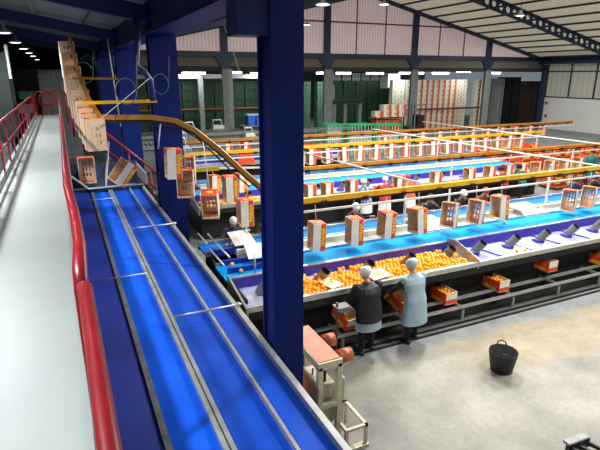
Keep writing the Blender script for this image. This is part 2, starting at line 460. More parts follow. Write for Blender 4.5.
for y in (2.3, 8.5, 14.7):
    pendant((-1.5, y, 6.18), leftz(-1.5), '%s lamp of the row directly over the near walkway, above the view' % ('first', 'second', 'third')[int(y/6)], .3)
    lightobj('SPOT', 'walkway_light', (-1.5, y, 6.12), 700, .1, (.93, .98, 1), spot=2.75)
lightobj('SPOT', 'walkway_light', (-1.5, 20.9, 6.1), 500, .1, (.93, .98, 1), spot=2.6)
for x, y, z, r, lab in ((11.92, 23.0, 8.0, .42, 'large bell lamp hanging at the top just right of the big column'), (18.59, 27.8, 8.9, .36, 'bell lamp hanging below the ridge of the pink gable'),
                   (15.55, 32.3, 8.0, .3, 'small bell lamp between the big column and the first post'), (24.18, 22.41, 8.0, .28, 'bell lamp under the beam with round holes'),
                   (8.28, 20, 7.2, .2, 'small bell lamp left of the big column against the gable')):
    pendant((x, y, z), roofz(x), lab, r)
# main hall lights (high-bay, above the frame)
for x, y, e in ((8.0, 3.6, 420), (14, 4.5, 360), (8.0, 9.6, 600), (13.5, 9.6, 620), (19, 9.5, 560), (8, 15.5, 620), (14.5, 15.5, 650), (21, 15.5, 600), (11, 21.5, 480), (19, 21.5, 480), (27, 20, 480), (34, 20, 420), (34, 29, 360)):
    z = min(roofz(x) - .5, 8.9)
    lightobj('AREA', 'hall_light', (x, y, z), e, .9, (1, .97, .92))
# strip lights under the annex ceiling
for i, (x0, x1, y, z) in enumerate(((7.9, 9.6, 36.5, 4.93), (10.9, 12.2, 36.2, 4.98), (12.9, 14.9, 36.4, 4.9), (18.9, 20.0, 37.5, 4.95), (21.0, 22.4, 38, 4.95), (23.3, 25.0, 37, 4.93), (26.2, 28.8, 36.5, 4.96), (29.5, 31.3, 36.2, 4.96), (32.0, 33.6, 36.0, 5.1), (36.3, 37.4, 36.2, 4.98))):
    t = thing('strip_light', '%s fluorescent strip light from the left along the back opening' % ORD[i], 'lamp', ((x0+x1)/2, y, z), 0)
    w = (x1-x0)/2
    b = MB(); b.box(-w, w, -.12, .12, .06, .16, 'steel_white'); hs = b.build('housing', t)
    b = MB(); b.tube([(-w+.03, 0, .0), (w-.03, 0, 0)], .085, 'lamp_white', 8); b.build('lamp_tube', hs)
    b = MB()
    for s in (-1, 1): b.tube([(s*w*.8, 0, .15), (s*w*.8, 0, 5.36-z)], .01, 'black', 5)
    b.build('hanger', t)
for x in (8.5, 14, 20, 27, 34):
    lightobj('AREA', 'annex_light', (x, 36.6, 4.7), 60, 1.5, (.95, 1, 1), (.5, 0, 0))
    lightobj('AREA', 'annex_light', (x + 3, 47, 5.2), 110, 2.0, (.95, 1, 1))
w = bpy.data.worlds.new('world'); C.scene.world = w; w.use_nodes = True
w.node_tree.nodes['Background'].inputs[0].default_value = (.75, .85, 1, 1); w.node_tree.nodes['Background'].inputs[1].default_value = .22
C.scene.view_settings.view_transform = 'Standard'; C.scene.view_settings.look = 'None'; C.scene.view_settings.exposure = 0.0

# ------------------------------------------------------------------ walkway and railings
t = thing('catwalk', 'long pale grey steel walkway with red handrails at left', 'walkway', (-.5, 0, 3.15))
b = MB(); b.box(-.47, .45, -2, 24.6, -.05, 0, 'plate'); b.build('deck', t)
b = MB(); b.box(-.53, -.47, -2, 24.6, -.2, .1, 'steel_dull'); b.box(.45, .48, -2, 24.6, -.2, .02, 'navy_steel'); b.build('edge_beam', t)
b = MB()
for y in (6, 12, 18, 24): b.box(-.45, -.33, y, y+.12, -3.15, -.05, 'navy_steel')
b.build('support', t)
TR = .022
t = thing('guard_rail', 'near red tubular handrail with a rounded end, worn paint', 'handrail', (0, 0, 3.15))
b = MB(); b.tube([(.008, -1, 1.0), (.005, .6, 1.0), (.0, 1.62, 1.0), (-.005, 1.67, .985), (-.006, 1.69, .94), (-.006, 1.69, .0)], [TR]*6, 'rail_red', 14); b.build('top_rail', t)
b = MB(); b.tube([(0, -1, .5), (0, 1.69, .5)], .02, 'rail_red', 8); b.build('mid_rail', t)
t = thing('guard_rail', 'long red handrail on the right side of the walkway, bowed near its end', 'handrail', (0, 0, 3.15))
b = MB(); b.tube([(-.012, 1.76, .0), (-.012, 1.76, .95), (-.01, 1.8, 1.0), (.0, 2.1, 1.0), (-.005, 2.6, 1.0), (-.025, 3.3, 1.0), (-.025, 6, 1.0), (-.025, 10, 1.0), (-.025, 18.4, 1.0), (-.025, 18.5, .9), (-.025, 18.5, 0)], .025, 'rail_red', 12); b.build('top_rail', t)
b = MB(); b.tube([(-.01, 1.76, .5), (-.02, 18.5, .5)], .02, 'rail_red', 8); b.build('mid_rail', t)
for y in (3.2, 4.9, 6.6, 8.3, 10, 11.7, 13.4, 15.1, 16.8):
    b = MB(); b.box(-.035, -.015, y-.03, y+.03, 0, .99, 'rail_red'); b.build('post', t)
t = thing('guard_rail', 'red handrail with many flat posts on the left side of the walkway', 'handrail', (-.98, 0, 3.15))
b = MB(); b.tube([(0, -1, .88), (0, 24.3, .88)], .028, 'rail_red', 10); b.build('top_rail', t)
b = MB(); b.tube([(0, -1, .46), (0, 24.3, .46)], .018, 'rail_red', 8); b.build('mid_rail', t)
y = 1.0
while y < 24.5:
    b = MB(); b.box(-.012, .012, y-.045, y+.045, -.1, .88, 'rail_red'); b.build('post', t); y += 1.22
t = thing('guard_rail', 'red end gate of looped tubes closing the far end of the walkway', 'handrail', (-.5, 24.4, 3.15))
b = MB()
b.tube([(-.44, 0, 0), (-.44, 0, .9), (-.38, 0, .98), (.38, 0, .98), (.44, 0, .9), (.44, 0, 0)], .03, 'rail_red', 8); b.build('hoop', t)
b = MB(); b.tube([(-.3, -.05, .45), (-.34, -.05, .7), (-.2, -.05, .93), (.2, -.05, .93), (.34, -.05, .7), (.3, -.05, .45), (-.3, -.05, .45)], .03, 'rail_red', 8); b.build('loop', t)
for x in (-.12, .12):
    b = MB(); b.tube([(x, 0, 0), (x, 0, .95)], .025, 'rail_red', 8); b.build('post', t)
# far red guard right of the walkway end
t = thing('guard_rail', 'short sloping red rail beside the pale crates near the far end', 'handrail', (.12, 15.5, 3.15))
b = MB(); b.tube([(0, 3.2, 1.35), (.12, 0, .9), (.12, 0, 0)], .035, 'rail_red', 8); b.build('top_rail', t)
b = MB(); b.tube([(.02, 3.2, .1), (.02, 3.2, 1.35)], .03, 'rail_red', 8); b.build('post', t)

# machinery seen below the left rail
t = thing('roller_machine', 'pale machine with rounded white covers below the left handrail', 'machine', (-3.2, 12, 0))
b = MB(); b.box(-1.4, 1.7, -6, 7, 0, 1.7, 'grey_machine'); b.build('housing', t)
for k in range(12):
    b = MB(); b.tube([(-1.3, -5.6 + k*1.05, 1.9), (1.55, -5.6 + k*1.05, 1.9)], .38, 'steel_white' if k % 3 else 'steel', 12); b.build('cover', t)
t = thing('control_cabinet', 'grey cabinet with a pale lamp standing at the left edge', 'cabinet', (-1.78, 16.5, 0))
b = MB(); b.box(-1.6, .55, 0, 1.5, 3.1, 5.4, 'lintel'); b.build('body', t)
b = MB(); b.box(.55, .62, .1, .4, 4.7, 5.6, 'paper'); b.build('side_panel', t)
b = MB(); b.box(-.3, .35, .1, 1.4, 0, 3.1, 'grey_machine'); b.build('leg', t)
t = thing('beam_bridge', 'pale horizontal beam crossing the dark bay behind the left handrail', 'beam', (-3.2, 27, 0))
b = MB(); b.box(-2.5, 2.0, 0, .3, 3.1, 3.5, 'steel_dull'); b.build('girder', t)
for x in (-2.2, 1.7):
    b = MB(); b.box(x-.1, x+.1, .05, .25, 0, 3.1, 'steel_dull'); b.build('leg', t)
t = thing('control_booth', 'dark booth with a green lit window beyond the walkway', 'booth', (-2.7, 40, 0))
b = MB(); b.box(-1.2, 1.6, 0, 2, 0, 5.2, 'dark_wall'); b.build('wall', t)
b = MB(); b.box(.15, 1.15, -.06, 0, 3.2, 3.75, 'steel_dull'); b.build('window_frame', t)
b = MB(); b.box(.22, 1.08, -.09, -.06, 3.27, 3.68, 'glass_green'); b.build('pane', t)
t = thing('locker', 'tall grey-green locker behind the walkway end gate', 'cabinet', (-.1, 33, 0))
b = MB(); b.box(-.9, 1.0, 0, 1.2, 0, 5.1, 'grey_machine'); b.build('body', t)
b = MB(); b.box(-.82, .0, -.04, 0, 3, 5, 'steel_dull'); b.build('door', t)

# ------------------------------------------------------------------ big blue belt conveyor beside the walkway
ZC = 1.9; YE = 13.6
t = thing('belt_conveyor', 'long three-lane bright blue belt conveyor beside the walkway', 'conveyor', (0, 0, 0))
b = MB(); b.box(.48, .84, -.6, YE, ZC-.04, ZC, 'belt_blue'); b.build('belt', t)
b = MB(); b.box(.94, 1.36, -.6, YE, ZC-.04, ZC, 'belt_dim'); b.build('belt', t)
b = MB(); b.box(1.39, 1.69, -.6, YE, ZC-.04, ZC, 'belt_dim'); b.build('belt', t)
b = MB(); b.prism([(.42, ZC-.03), (.45, ZC-.03), (.45, ZC+.0), (.03, ZC+.06), (-.12, ZC+.45), (-.15, ZC+.45), (.0, ZC+.03)], 'Y', -.6, YE, 'belt_shade'); b.build('side_pan', t)  # pan in a darker belt blue, painting the walkway's shadow
b = MB(); b.box(.425, .48, -.6, YE, ZC-.1, ZC+.03, 'steel_dull'); b.build('seam_strip', t)
b = MB(); b.box(.84, .885, -.6, YE, ZC-.12, ZC+.05, 'alu'); b.box(.885, .90, -.6, YE, ZC-.15, ZC-.04, 'black'); b.box(.90, .94, -.6, YE, ZC-.12, ZC+.05, 'alu')
b.build('centre_rail', t)
b = MB(); b.box(1.36, 1.39, -.6, YE, ZC-.05, ZC+.06, 'alu'); b.build('divider_rail', t)
b = MB(); b.box(1.69, 1.75, -.6, YE+.05, ZC-.16, ZC+.07, 'alu'); b.box(1.67, 1.76, -.6, YE, ZC-.2, ZC-.16, 'steel_dull'); b.build('outer_rail', t)
for y in (5.6, 9.6):
    b = MB(); b.tube([(.92, y, ZC+.1), (1.78, y, ZC+.1)], .014, 'alu', 8); b.tube([(1.74, y, ZC), (1.74, y, ZC+.13)], .016, 'alu', 8); b.build('tie_rod', t)
for y in (7.2, 12.4):
    b = MB(); b.tube([(.0, y, ZC+.09), (.86, y, ZC+.09)], .011, 'alu', 8); b.build('tie_rod', t)
b = MB(); b.tube([(.94, 7.9, ZC+.012), (1.72, 7.3, ZC+.012)], .005, 'belt_shade', 5); b.build('belt_joint', t)
b = MB(); b.box(-.1, 1.78, -.6, YE-.2, ZC-.3, ZC-.16, 'navy_steel'); b.build('frame', t)
for x in (0.1, 1.7):
    for y in (1.0, 4.6, 8.4, 12.6):
        b = MB(); b.box(x-.05, x+.05, y-.05, y+.05, 0, ZC-.3, 'navy_steel'); b.build('leg', t)
# hopper at head
t = thing('feed_hopper', 'dark navy hopper at the far head of the blue conveyor', 'hopper', (0, 0, 0))
b = MB(); b.prism([(13.6, 2.0), (13.6, 1.55), (15.6, 1.55), (15.6, 2.35), (15.5, 2.35), (15.3, 1.95)], 'X', -.1, 1.85, 'navy_steel'); b.build('basin', t)
for q_ in ((.35, .41, 13.6, 15.5, 1.9, 2.25, 'pipe_grey'), (-.14, -.1, 12.9, 15.6, 1.6, 2.6, 'lintel'), (1.8, 1.85, 13.6, 15.6, 1.6, 2.3, 'alu')):
    b = MB(); b.box(*q_); b.build('side_plate', t)
b = MB(); b.box(.0, 1.75, 13.62, 13.72, 1.92, 2.02, 'alu'); b.build('cross_bar', t)
for x in (.1, 1.6):
    b = MB(); b.box(x-.05, x+.05, 14.6, 14.7, 0, 1.56, 'navy_steel'); b.build('leg', t)
b = MB(); b.bar((1.3, 11.6, 2.45), (.3, 11.0, 2.55), .025, .025, 'rail_white'); b.bar((.65, 11.2, 2.5), (.82, 11.4, 3.45), .03, .03, 'rail_white'); b.bar((.3, 11.0, 2.55), (-.1, 11.2, 2.9), .03, .03, 'rail_white')
tag(b.build('support_bracket'), 'pale angled bracket arms above the conveyor head', 'bracket')
# red stair rails behind
t = thing('stair_rail', 'red sloping stair rails behind the blue columns', 'handrail', (0, 16, 0))
for k, dz in enumerate((0, -.55)):
    b = MB(); b.tube([(.75, 0, 3.5+dz), (2.9, 0, 1.45+dz)], .035, 'rail_red', 8); b.build('top_rail' if k == 0 else 'mid_rail', t)
for x in (1.1, 1.7, 2.3):
    b = MB(); b.tube([(x, 0, 0), (x, 0, 3.5-(x-.75)*.953)], .025, 'rail_red', 8); b.build('post', t)
t = thing('stair_flight', 'dark steel stair descending behind the conveyor head', 'stairs', (0, 16.3, 0))
b = MB(); b.bar((.6, 0, 2.7), (3.3, 0, .1), .05, .25, 'lintel'); b.bar((.6, .8, 2.7), (3.3, .8, .1), .05, .25, 'lintel'); b.build('stringer', t)
for k in range(10):
    b = MB(); x = .7 + k*.26; b.box(x, x+.24, 0, .8, 2.5-k*.25, 2.54-k*.25, 'grey_machine'); b.build('tread', t)

# ------------------------------------------------------------------ sorting lines
def sorting_line(name, label, Y, x0, x1, top, tubes, leftend=True, panel=None, bed='trough_bed', tubemat='pipe_grey', brown=()):
    t = thing(name, label, 'sorting line', (0, Y, 0))
    def B(nm, *boxes):
        b = MB()
        for q in boxes: b.box(*q)
        return b.build(nm, t)
    b = MB(); b.box(x0, x1, 0, .035, 1.0, 1.1, 'alu'); b.box(x0, x1, .035, .08, 1.06, 1.1, 'steel'); b.box(x0, x1, .012, .05, .85, 1.0, 'dark'); b.build('front_lip', t)  # dark strip below the lip stands in for the shade there
    b = MB(); b.prism([(.03, .93), (.97, 1.04), (.97, 1.0), (.03, .89)], 'X', x0, x1, bed); b.build('trough_bed', t)
    b = MB(); b.prism([(.95, 1.02), (1.0, 1.02), (1.02, 1.24), (.98, 1.24)], 'X', x0, x1, 'trough_violet'); b.box(x0, x1, .97, 1.04, 1.235, 1.255, 'steel'); b.build('trough_back', t)
    b = MB(); b.box(x0-.02, x1, 1.06, 1.92, 1.1, 1.15, 'belt_cyan'); b.build('belt', t)
    b = MB(); b.box(x0, x1, 1.92, 1.97, 1.08, 1.2, 'steel'); b.box(x0+.6, x1, 1.97, 2.34, 1.1, 1.17, panel or 'steel_dull'); b.box(x0+.6, x1, 2.34, 2.42, 1.1, 1.27, panel or 'steel_white'); b.box(x0+.6, x1, 2.42, 2.72, 1.1, 1.18, panel or 'steel'); b.build('centre_ridge', t)
    b = MB(); b.box(x0-.0, x1, 2.74, 3.3, 1.1, 1.15, 'belt_mid'); b.build('belt', t)
    b = MB(); b.box(x0, x1, 3.3, 3.36, 1.05, 1.22, 'steel'); b.box(x0, x1, 3.36, 3.5, 1.05, 1.09, 'steel_dull'); b.box(x0, x1, 2.69, 2.74, 1.08, 1.2, 'steel'); b.build('back_lip', t)
    b = MB(); b.box(x0+.1, x1, .3, .35, .05, .95, 'dark'); b.box(x0+.1, x1, 3.1, 3.15, .05, 1.05, 'dark'); b.box(x0+.1, x0+.14, .4, 3.1, .05, 1.05, 'dark'); b.build('skirt', t)  # dark panels stand in for the shaded void under the trough
    b = MB(); b.prism([(-.02, .86), (1.02, .98), (1.04, 1.3), (.95, 1.3), (.6, 1.22), (-.02, 1.1)], 'X', x0-.04, x0, 'steel'); b.build('end_plate', t)
    k = x0 + .3
    while k < x1:
        b = MB(); b.box(k-.03, k+.03, .36, .42, 0, .92, 'dark'); b.build('leg', t); b = MB(); b.box(k-.03, k+.03, 3.2, 3.26, 0, 1.06, 'steel_dull'); b.build('leg', t); k += 2.4  # front legs coloured dark for the shade under the trough
    for i, (x, z, lean) in enumerate(tubes):
        # slanted hollow chute pipe
        b = MB(); r = .092
        p0 = Vector((x-.01, .66, 1.02)); p1 = Vector((x+.09, .5, 1.29))
        m = 'spout_brown' if i in brown else tubemat
        b.tube([p0, p1], r, m, 16, caps=False); rr = b.tube([p1, p0], r*.86, 'black', 16, caps=False)
        b.tube([p1 - (p1-p0)*.1, p1 - (p1-p0)*.05], r*.9, 'void', 16, caps=True)  # near-black disc paints the shade inside the pipe mouth
        b.tube([p1 - (p1-p0)*.02, p1], r*1.06, 'rubber', 16, caps=False)
        so = b.build('spout', t)
        if lean:
            b = MB(); b.tube([p0 - Vector((0, 0, .06)), p0 + Vector((.02, .02, .02))], .14, 'trough_violet', 14); b.build('spout_shade', so)  # violet ring added as blue shade round the spout foot
    return t
tubes1 = [(2.86, 0, 0), (4.03, 0, 0), (5.03, 0, 0), (6.02, 0, 0), (7.06, 0, 0), (7.92, 0, 1), (8.95, 0, 1), (9.93, 0, 1), (10.9, 0, 1), (11.86, 0, 1), (12.8, 0, 1)]
L1 = sorting_line('sorting_line', 'nearest fruit sorting line, cyan belts and a front trough heaped with oranges', 7.2, 2.4, 18, None, tubes1, brown=(1, 2, 3))
# diagonal joints between trough bays
for x in (8.5, 9.45, 10.4, 11.4):
    b = MB(); b.prism([(x-.04, .08), (x-.02, .08), (x-.42, .95), (x-.44, .95)], 'Z', 0, .03, 'trough_violet')
    o = b.build('bay_strip', L1); o.location = (0, 0, .94); o.rotation_euler = (math.atan(.11/.94), 0, 0)
b = MB(); b.prism([(.0, .95), (1.02, 1.03), (1.0, 1.34), (.7, 1.36), (.0, 1.16)], 'X', 7.42, 7.44, 'steel'); o = b.build('divider_plate', L1); o.rotation_euler = (0, 0, 0)
# triangular grey plates on the ridge
for x in (7.5, 10.9):
    b = MB(); b.prism([(1.9, 1.16), (2.75, 1.2), (2.75, 1.32), (2.1, 1.28)], 'X', x, x+.9, 'steel_dull'); b.build('deflector_plate', L1)
# end rods, boards at the left end
for (p, q) in (((2.5, 3.75, 1.3), (2.5, 2.9, 1.3)), ((2.66, 3.5, 1.34), (2.66, 1.8, 1.34)), ((2.46, 2.6, 1.3), (2.46, 1.5, 1.3)), ((3.46, 3.95, 1.42), (3.54, 3.1, 1.42)), ((2.95, 1.15, 1.16), (2.95, 1.15, 1.6))):
    b = MB(); b.tube([p, q], .018, 'alu', 8); b.build('guide_rod', L1)
for (x0, y0, x1, y1, z0, z1) in ((2.5, 1.9, 3.6, 1.96, 1.1, 1.25), (2.5, 1.45, 3.2, 1.48, 1.1, 1.26), (2.5, 2.6, 3.3, 2.66, 1.1, 1.25)):
    b = MB(); b.box(x0, x1, y0, y1, z0, z1, 'belt_shade'); b.build('cross_wall', L1)
def board(label, c, w, l, rot, m='steel_white'):
    b = MB(); b.box(-w/2, w/2, -l/2, l/2, -.008, .008, m); o = b.build('cover_board', None, c); o.rotation_euler = rot; return tag(o, label, 'board')
board('pale tilted cover board under the white-haired worker on the nearest line', (3.28, 10.15, 1.33), .46, .85, (.06, -.05, -.1))
board('pale tilted cover board nearest the trough at the line end', (3.38, 9.2, 1.33), .6, .75, (.08, -.05, -.2))
board('shiny grey plate beside the big blue column on the belts', (3.8, 8.95, 1.3), .45, .4, (.6, .1, -.2), 'steel')
def sheet(label, c, w, l, rz):
    b = MB(); b.box(-w/2, w/2, -l/2, l/2, 0, .006, 'paper'); b.lathe([(.0, .0075), (.07, .0075)], 'print_yellow', 12, sx=1.2)
    o = b.build('paper_sheet', None, c); o.rotation_euler = (.1, 0, rz); return tag(o, label, 'paper')
sheet('white printed paper lying on oranges behind the roller post', (4.12, 7.5, 1.12), .3, .36, .35)
sheet('white printed paper on oranges beside the capped worker in black', (5.13, 7.48, 1.13), .46, .34, .15)

tubes2 = [(x, 0, 1) for x in (4.9, 6.1, 7.3, 8.35, 9.35, 10.4, 11.45, 12.6, 13.8, 15.2)]
L2 = sorting_line('sorting_line', 'second fruit sorting line, with workers standing along its front', 14.0, 3.3, 17.4, None, tubes2, panel='beige_top', brown=(0, 1, 2))
L3 = sorting_line('sorting_line', 'third fruit sorting line, farther back, with orange side panels', 20.8, 4.0, 12.2, None, [(x, 0, 0) for x in (7, 9, 11)], panel='beige_top')
# orange guard panels at left on line 3
for i, (x0, x1) in enumerate(((6.6, 7.4), (7.8, 9.4), (9.6, 11.2))):
    b = MB(); b.prism([(0, 0), (x1-x0, 0), (x1-x0-.15, .55), (.1, .6)], 'Y', 0, .05, 'carton_orange'); b.box(0, x1-x0, .05, .6, .55, .6, 'carton_orange')
    b.build('guard_panel', L3, (x0, -.3, 1.1))

# roller table behind, grey machinery at left back
def roller_table(label, x0, x1, y, z, w, m='grey_machine'):
    t = thing('roller_table', label, 'conveyor', ((x0+x1)/2, y, 0)); h = (x1-x0)/2
    for q_ in (0, w+.05):
        b = MB(); b.box(-h, h, q_-.05, q_, z-.15, z+.02, 'steel_dull'); b.build('side_rail', t)
    b = MB(); k = -h+.1
    while k < h: b.tube([(k, 0, z-.04), (k, w, z-.04)], .05, 'steel' if m == 'steel' else 'alu', 8); k += .22
    b.build('roller_bed', t)
    b = MB(); b.box(-h, h, .1, w-.1, .1, z-.12, m); b.build('body', t)
    for x in (-h+.1, h-.1):
        b = MB(); b.box(x-.05, x+.05, 0, .08, 0, z-.1, 'steel_dull'); b.build('leg', t)
roller_table('grey roller table behind the third line, left of the big column', 3.2, 11.5, 25.6, 1.4, 1.5)
roller_table('farther grey roller table before the green crate wall', 3.2, 12.5, 29.2, 1.5, 1.8)
roller_table('grey roller table at the far back between the posts', 11.5, 19, 31, 1.2, 1.2)
for i, (x, y, w, h) in enumerate(((6.2, 28.0, 1.3, 2.3), (8.8, 31.2, 1.0, 2.1), (5.0, 24.4, .9, 1.9), (9.6, 27.6, .8, 1.9))):
    t = thing('machine_unit', ['grey machine unit with a pale top before the green crates', 'low grey machine unit right of the pale-flanged post', 'grey machine unit with pipes near the blue column', 'small grey machine unit behind the third line'][i], 'machine', (x, y, 0))
    b = MB(); b.box(-w/2, w/2, -.4, .4, 0, h*.75, 'grey_machine'); b.build('body', t, bevel=.03)
    b = MB(); b.box(-w*.35, w*.35, -.3, .3, h*.75, h*.85, 'steel_white'); b.build('cover', t)
    b = MB(); b.tube([(-w*.3, 0, h*.85), (-w*.3, 0, h), (w*.2, 0, h), (w*.3, -.1, h*.8)], .05, 'alu', 8); b.build('pipe', t)

# ------------------------------------------------------------------ crate track in front of line 1
t = thing('crate_track', 'low steel track of parallel rails for crates before the nearest line', 'track', (0, 0, 0))
for y, z in ((6.98, .33), (7.28, .36), (7.56, .38)):
    b = MB(); b.box(2.3, 18, y-.03, y+.03, z-.05, z, 'alu'); b.build('rail', t)
for k in range(11):
    x = 2.7 + k*1.4
    b = MB(); b.box(x-.025, x+.025, 6.96, 7.6, .24, .29, 'alu'); b.build('cross_bar', t)
    b = MB(); b.box(x-.025, x+.025, 6.96, 7.0, 0, .28, 'alu'); b.build('leg', t)
    b = MB(); b.box(x-.025, x+.025, 7.54, 7.58, 0, .3, 'alu'); b.build('leg', t)
b = MB(); b.box(2.3, 18, 6.72, 6.76, 0, .03, 'dark'); b.box(2.3, 18, 6.86, 6.9, 0, .03, 'dark')  # dark strips paint shadow lines on the floor
tag(b.build('shadow_line'), 'pair of thin dark strips standing in for shadow lines on the floor before the crate track', 'rail')

# ------------------------------------------------------------------ fruit cartons
CX, CY, CZ = .28, .35, .58
def carton_mesh(full=False):
    b = MB(); T = .012; x0, x1 = -CX/2, CX/2; y0, y1 = -CY/2, CY/2
    # slotted bottom panel (at +X): boards with slots left open
    ys = [y0, y0+.09, y0+.12, -.02, .02, y1-.12, y1-.09, y1]; zs = [0, .12, .2, .25, .33, .38, .46, CZ]
    for i in range(7):
        for j in range(7):
            if i in (1, 3, 5) and j in (1, 3, 5): continue
            b.box(x1-T, x1, ys[i], ys[i+1], zs[j], zs[j+1], 'kraft')
    xm = x0 + CX*.58
    sw = 'carton_orange' if full else 'carton_white'
    for s in (-1, 1):
        ya, yb = (y0, y0+T) if s < 0 else (y1-T, y1)
        b.box(x0, xm, ya, yb, 0, CZ, sw); b.box(xm, x1-T, ya, yb, 0, CZ, 'carton_orange')
    b.box(x0, x1-T, y0+T, y1-T, CZ-T, CZ, 'carton_orange'); b.box(x0+.02, xm, y0+T, y1-T, 0, T, 'carton_white' if full else 'kraft'); b.box(xm, x1-T, y0+T, y1-T, 0, T, 'carton_orange')
    # inner liners
    b.box(x0+.004, x1-T, y0+T, y0+T+.003, T, CZ-T, 'kraft'); b.box(x0+.004, x1-T, y1-T-.003, y1-T, T, CZ-T, 'kraft_dark')
    b.box(x0+.004, x1-T, y0+T, y1-T, CZ-T-.003, CZ-T, 'kraft_dark')
    # corner posts and folded rim
    for yy in (y0+T, y1-T-.02):
        for zz in (T, CZ-T-.02): b.box(x0+.005, x1-T, yy, yy+.02, zz, zz+.02, 'kraft')
    b.box(x0-.004, x0+.03, y0+T, y1-T, 0, .03, 'kraft'); b.box(x0-.004, x0, y0, y0+.018, 0, CZ, 'carton_white')
    return b.mesh('tray')
CARTON = carton_mesh(); FULL = carton_mesh(True)
def text_mesh(word, size):
    cu = bpy.data.curves.new('letters', 'FONT'); cu.body = word; cu.size = size; cu.extrude = .0015; cu.align_x = 'CENTER'; cu.align_y = 'CENTER'; cu.offset = .006; cu.resolution_u = 2
    o = bpy.data.objects.new('letters', cu); COL.objects.link(o)
    me = bpy.data.meshes.new_from_object(o.evaluated_get(C.evaluated_depsgraph_get()))
    bpy.data.objects.remove(o); me.name = 'lettering'; me.materials.clear(); me.materials.append(M['print_yellow']); return me
LETTER = text_mesh('NARAJA', .105)
def emblem_mesh():
    b = MB(); b.lathe([(.0, .003), (.06, .003), (.06, 0)], 'print_yellow', 14, sx=.75, sy=1.3); return b.mesh('emblem')
EMBLEM = emblem_mesh()
HOOKM = {}
def carton(label, group=None, lettered=True):
    t = thing('fruit_carton', label, 'carton', (0, 0, 0), 0, group)
    tr = o = bpy.data.objects.new('tray', CARTON); COL.objects.link(o); o.parent = t
    if lettered:
        o = bpy.data.objects.new('lettering', LETTER); COL.objects.link(o); o.parent = tr
        o.matrix_local = Matrix.Translation((CX*.27, -CY/2-.0015, CZ*.52)) @ Matrix.Rotation(PI/2, 4, 'X') @ Matrix.Rotation(PI/2, 4, 'Z')
        o = bpy.data.objects.new('lettering', LETTER); COL.objects.link(o); o.parent = tr
        o.matrix_local = Matrix.Translation((CX*.27, CY/2+.0015, CZ*.52)) @ Matrix.Rotation(PI, 4, 'Z') @ Matrix.Rotation(PI/2, 4, 'X') @ Matrix.Rotation(PI/2, 4, 'Z')
        o = bpy.data.objects.new('emblem', EMBLEM); COL.objects.link(o); o.parent = tr; o.location = (0, 0, CZ)
    return t
near_proto = None; far_proto = None
def place_carton(loc, rz, label, tilt=0, roll=0, near=True, group=None, rot=None):
    global near_proto, far_proto
    if near:
        if near_proto is None: near_proto = o = carton(label, group)
        else: o = dup(near_proto, label=label, group=group)
    else:
        if far_proto is None: far_proto = o = carton(label, group, False)
        else: o = dup(far_proto, label=label, group=group)
    if group is None and 'group' in o: del o['group']
    o.location = loc; o.rotation_euler = rot if rot else (roll, tilt, rz)
    return o

# ------------------------------------------------------------------ overhead monorails
def monorail(label, pts, m, white_dy, posts, hang, hz, name='overhead_rail', guide=True):
    t = thing(name, label, 'overhead conveyor', (0, 0, 0))
    b = MB()
    for p, q in zip(pts, pts[1:]):
        b.bar(p, q, .07, .11 if q is pts[-1] else .085, m if q is pts[-1] else 'rail_ochre')  # all but the last stretch coloured darker for the dimmer light there
    b.build('rail', t)
    b = MB()
    for p, q in zip(pts, pts[1:]):
        b.bar((p[0], p[1], p[2]-.075), (q[0], q[1], q[2]-.075), .03, .05, 'black')
    b.build('chain', t)
    if guide:
        b = MB(); p, q = pts[0], pts[-1]
        p = pts[-2] if len(pts) > 2 else p
        b.bar((p[0], p[1]-.12, p[2]-.2), (q[0], q[1]-.12, q[2]-.2), .035, .04, 'rail_white'); b.build('guide_rail', t)
    for x, y, z in posts:
        b = MB(); b.bar((x, y, 0), (x, y, z), .05, .05, 'rail_white'); b.build('post', t)
    for p, q in hang:
        b = MB(); b.tube([p, q], .009, 'rail_white', 6); b.build('hanger', t)
    # trolley lumps
    b = MB(); p, q = Vector(pts[-2]), Vector(pts[-1]); n = int((q-p).length/.95)
    for i in range(n):
        c = p.lerp(q, (i+.5)/n); b = MB(); b.box(c.x-.06, c.x+.06, c.y-.07, c.y+.07, c.z-.12, c.z-.03, 'black'); b.build('trolley', t)
    return t
ZA, YA = 2.37, 8.85
rowA = [(4.49, 1.59, -.08, .05), (5.41, 1.58, -.08, .0), (6.23, 1.63, .0, .02), (7.11, 1.61, .12, -.05), (8.01, 1.63, .55, .14), (8.82, 1.61, .4, .12), (9.63, 1.64, .05, -.04), (12.16, 1.55, .5, .05), (12.91, 1.57, .45, .08)]
hang = [((x-.03, YA, ZA-.1), (x, YA, z+CZ/2)) for x, z, _, _ in rowA]
monorail('nearest yellow overhead rail carrying cartons above the first sorting line',
         [(.63, 10.3, 4.05), (.9, 10.1, 4.04), (1.51, 10, 4.03), (1.95, 9.9, 3.96), (2.29, 9.75, 3.78), (2.72, 9.55, 3.39), (3.13, 9.3, 2.95), (3.47, 9.1, 2.61), (3.83, 8.95, 2.42), (4.15, YA, ZA), (20, YA, ZA)],
         'rail_yellow', 0, [(7.4, 9.75, ZA), (12.4, 9.75, ZA), (17, 9.75, ZA)], hang, 0)
for i, (x, z, rz, tl) in enumerate(rowA):
    extra = ['just right of the big blue column', 'in front of the worker with raised hands', 'second after the one by the worker', 'fourth along', 'turned to show its slots, fifth along', 'turned and tilted, sixth along', 'seventh along, before the wide gap', 'just after the wide gap', 'at the right edge of the view'][i]
    place_carton((x, YA, z-CZ/2), rz, 'fruit carton hung over the nearest line, %s' % extra, tl, .03*((i % 3)-1))
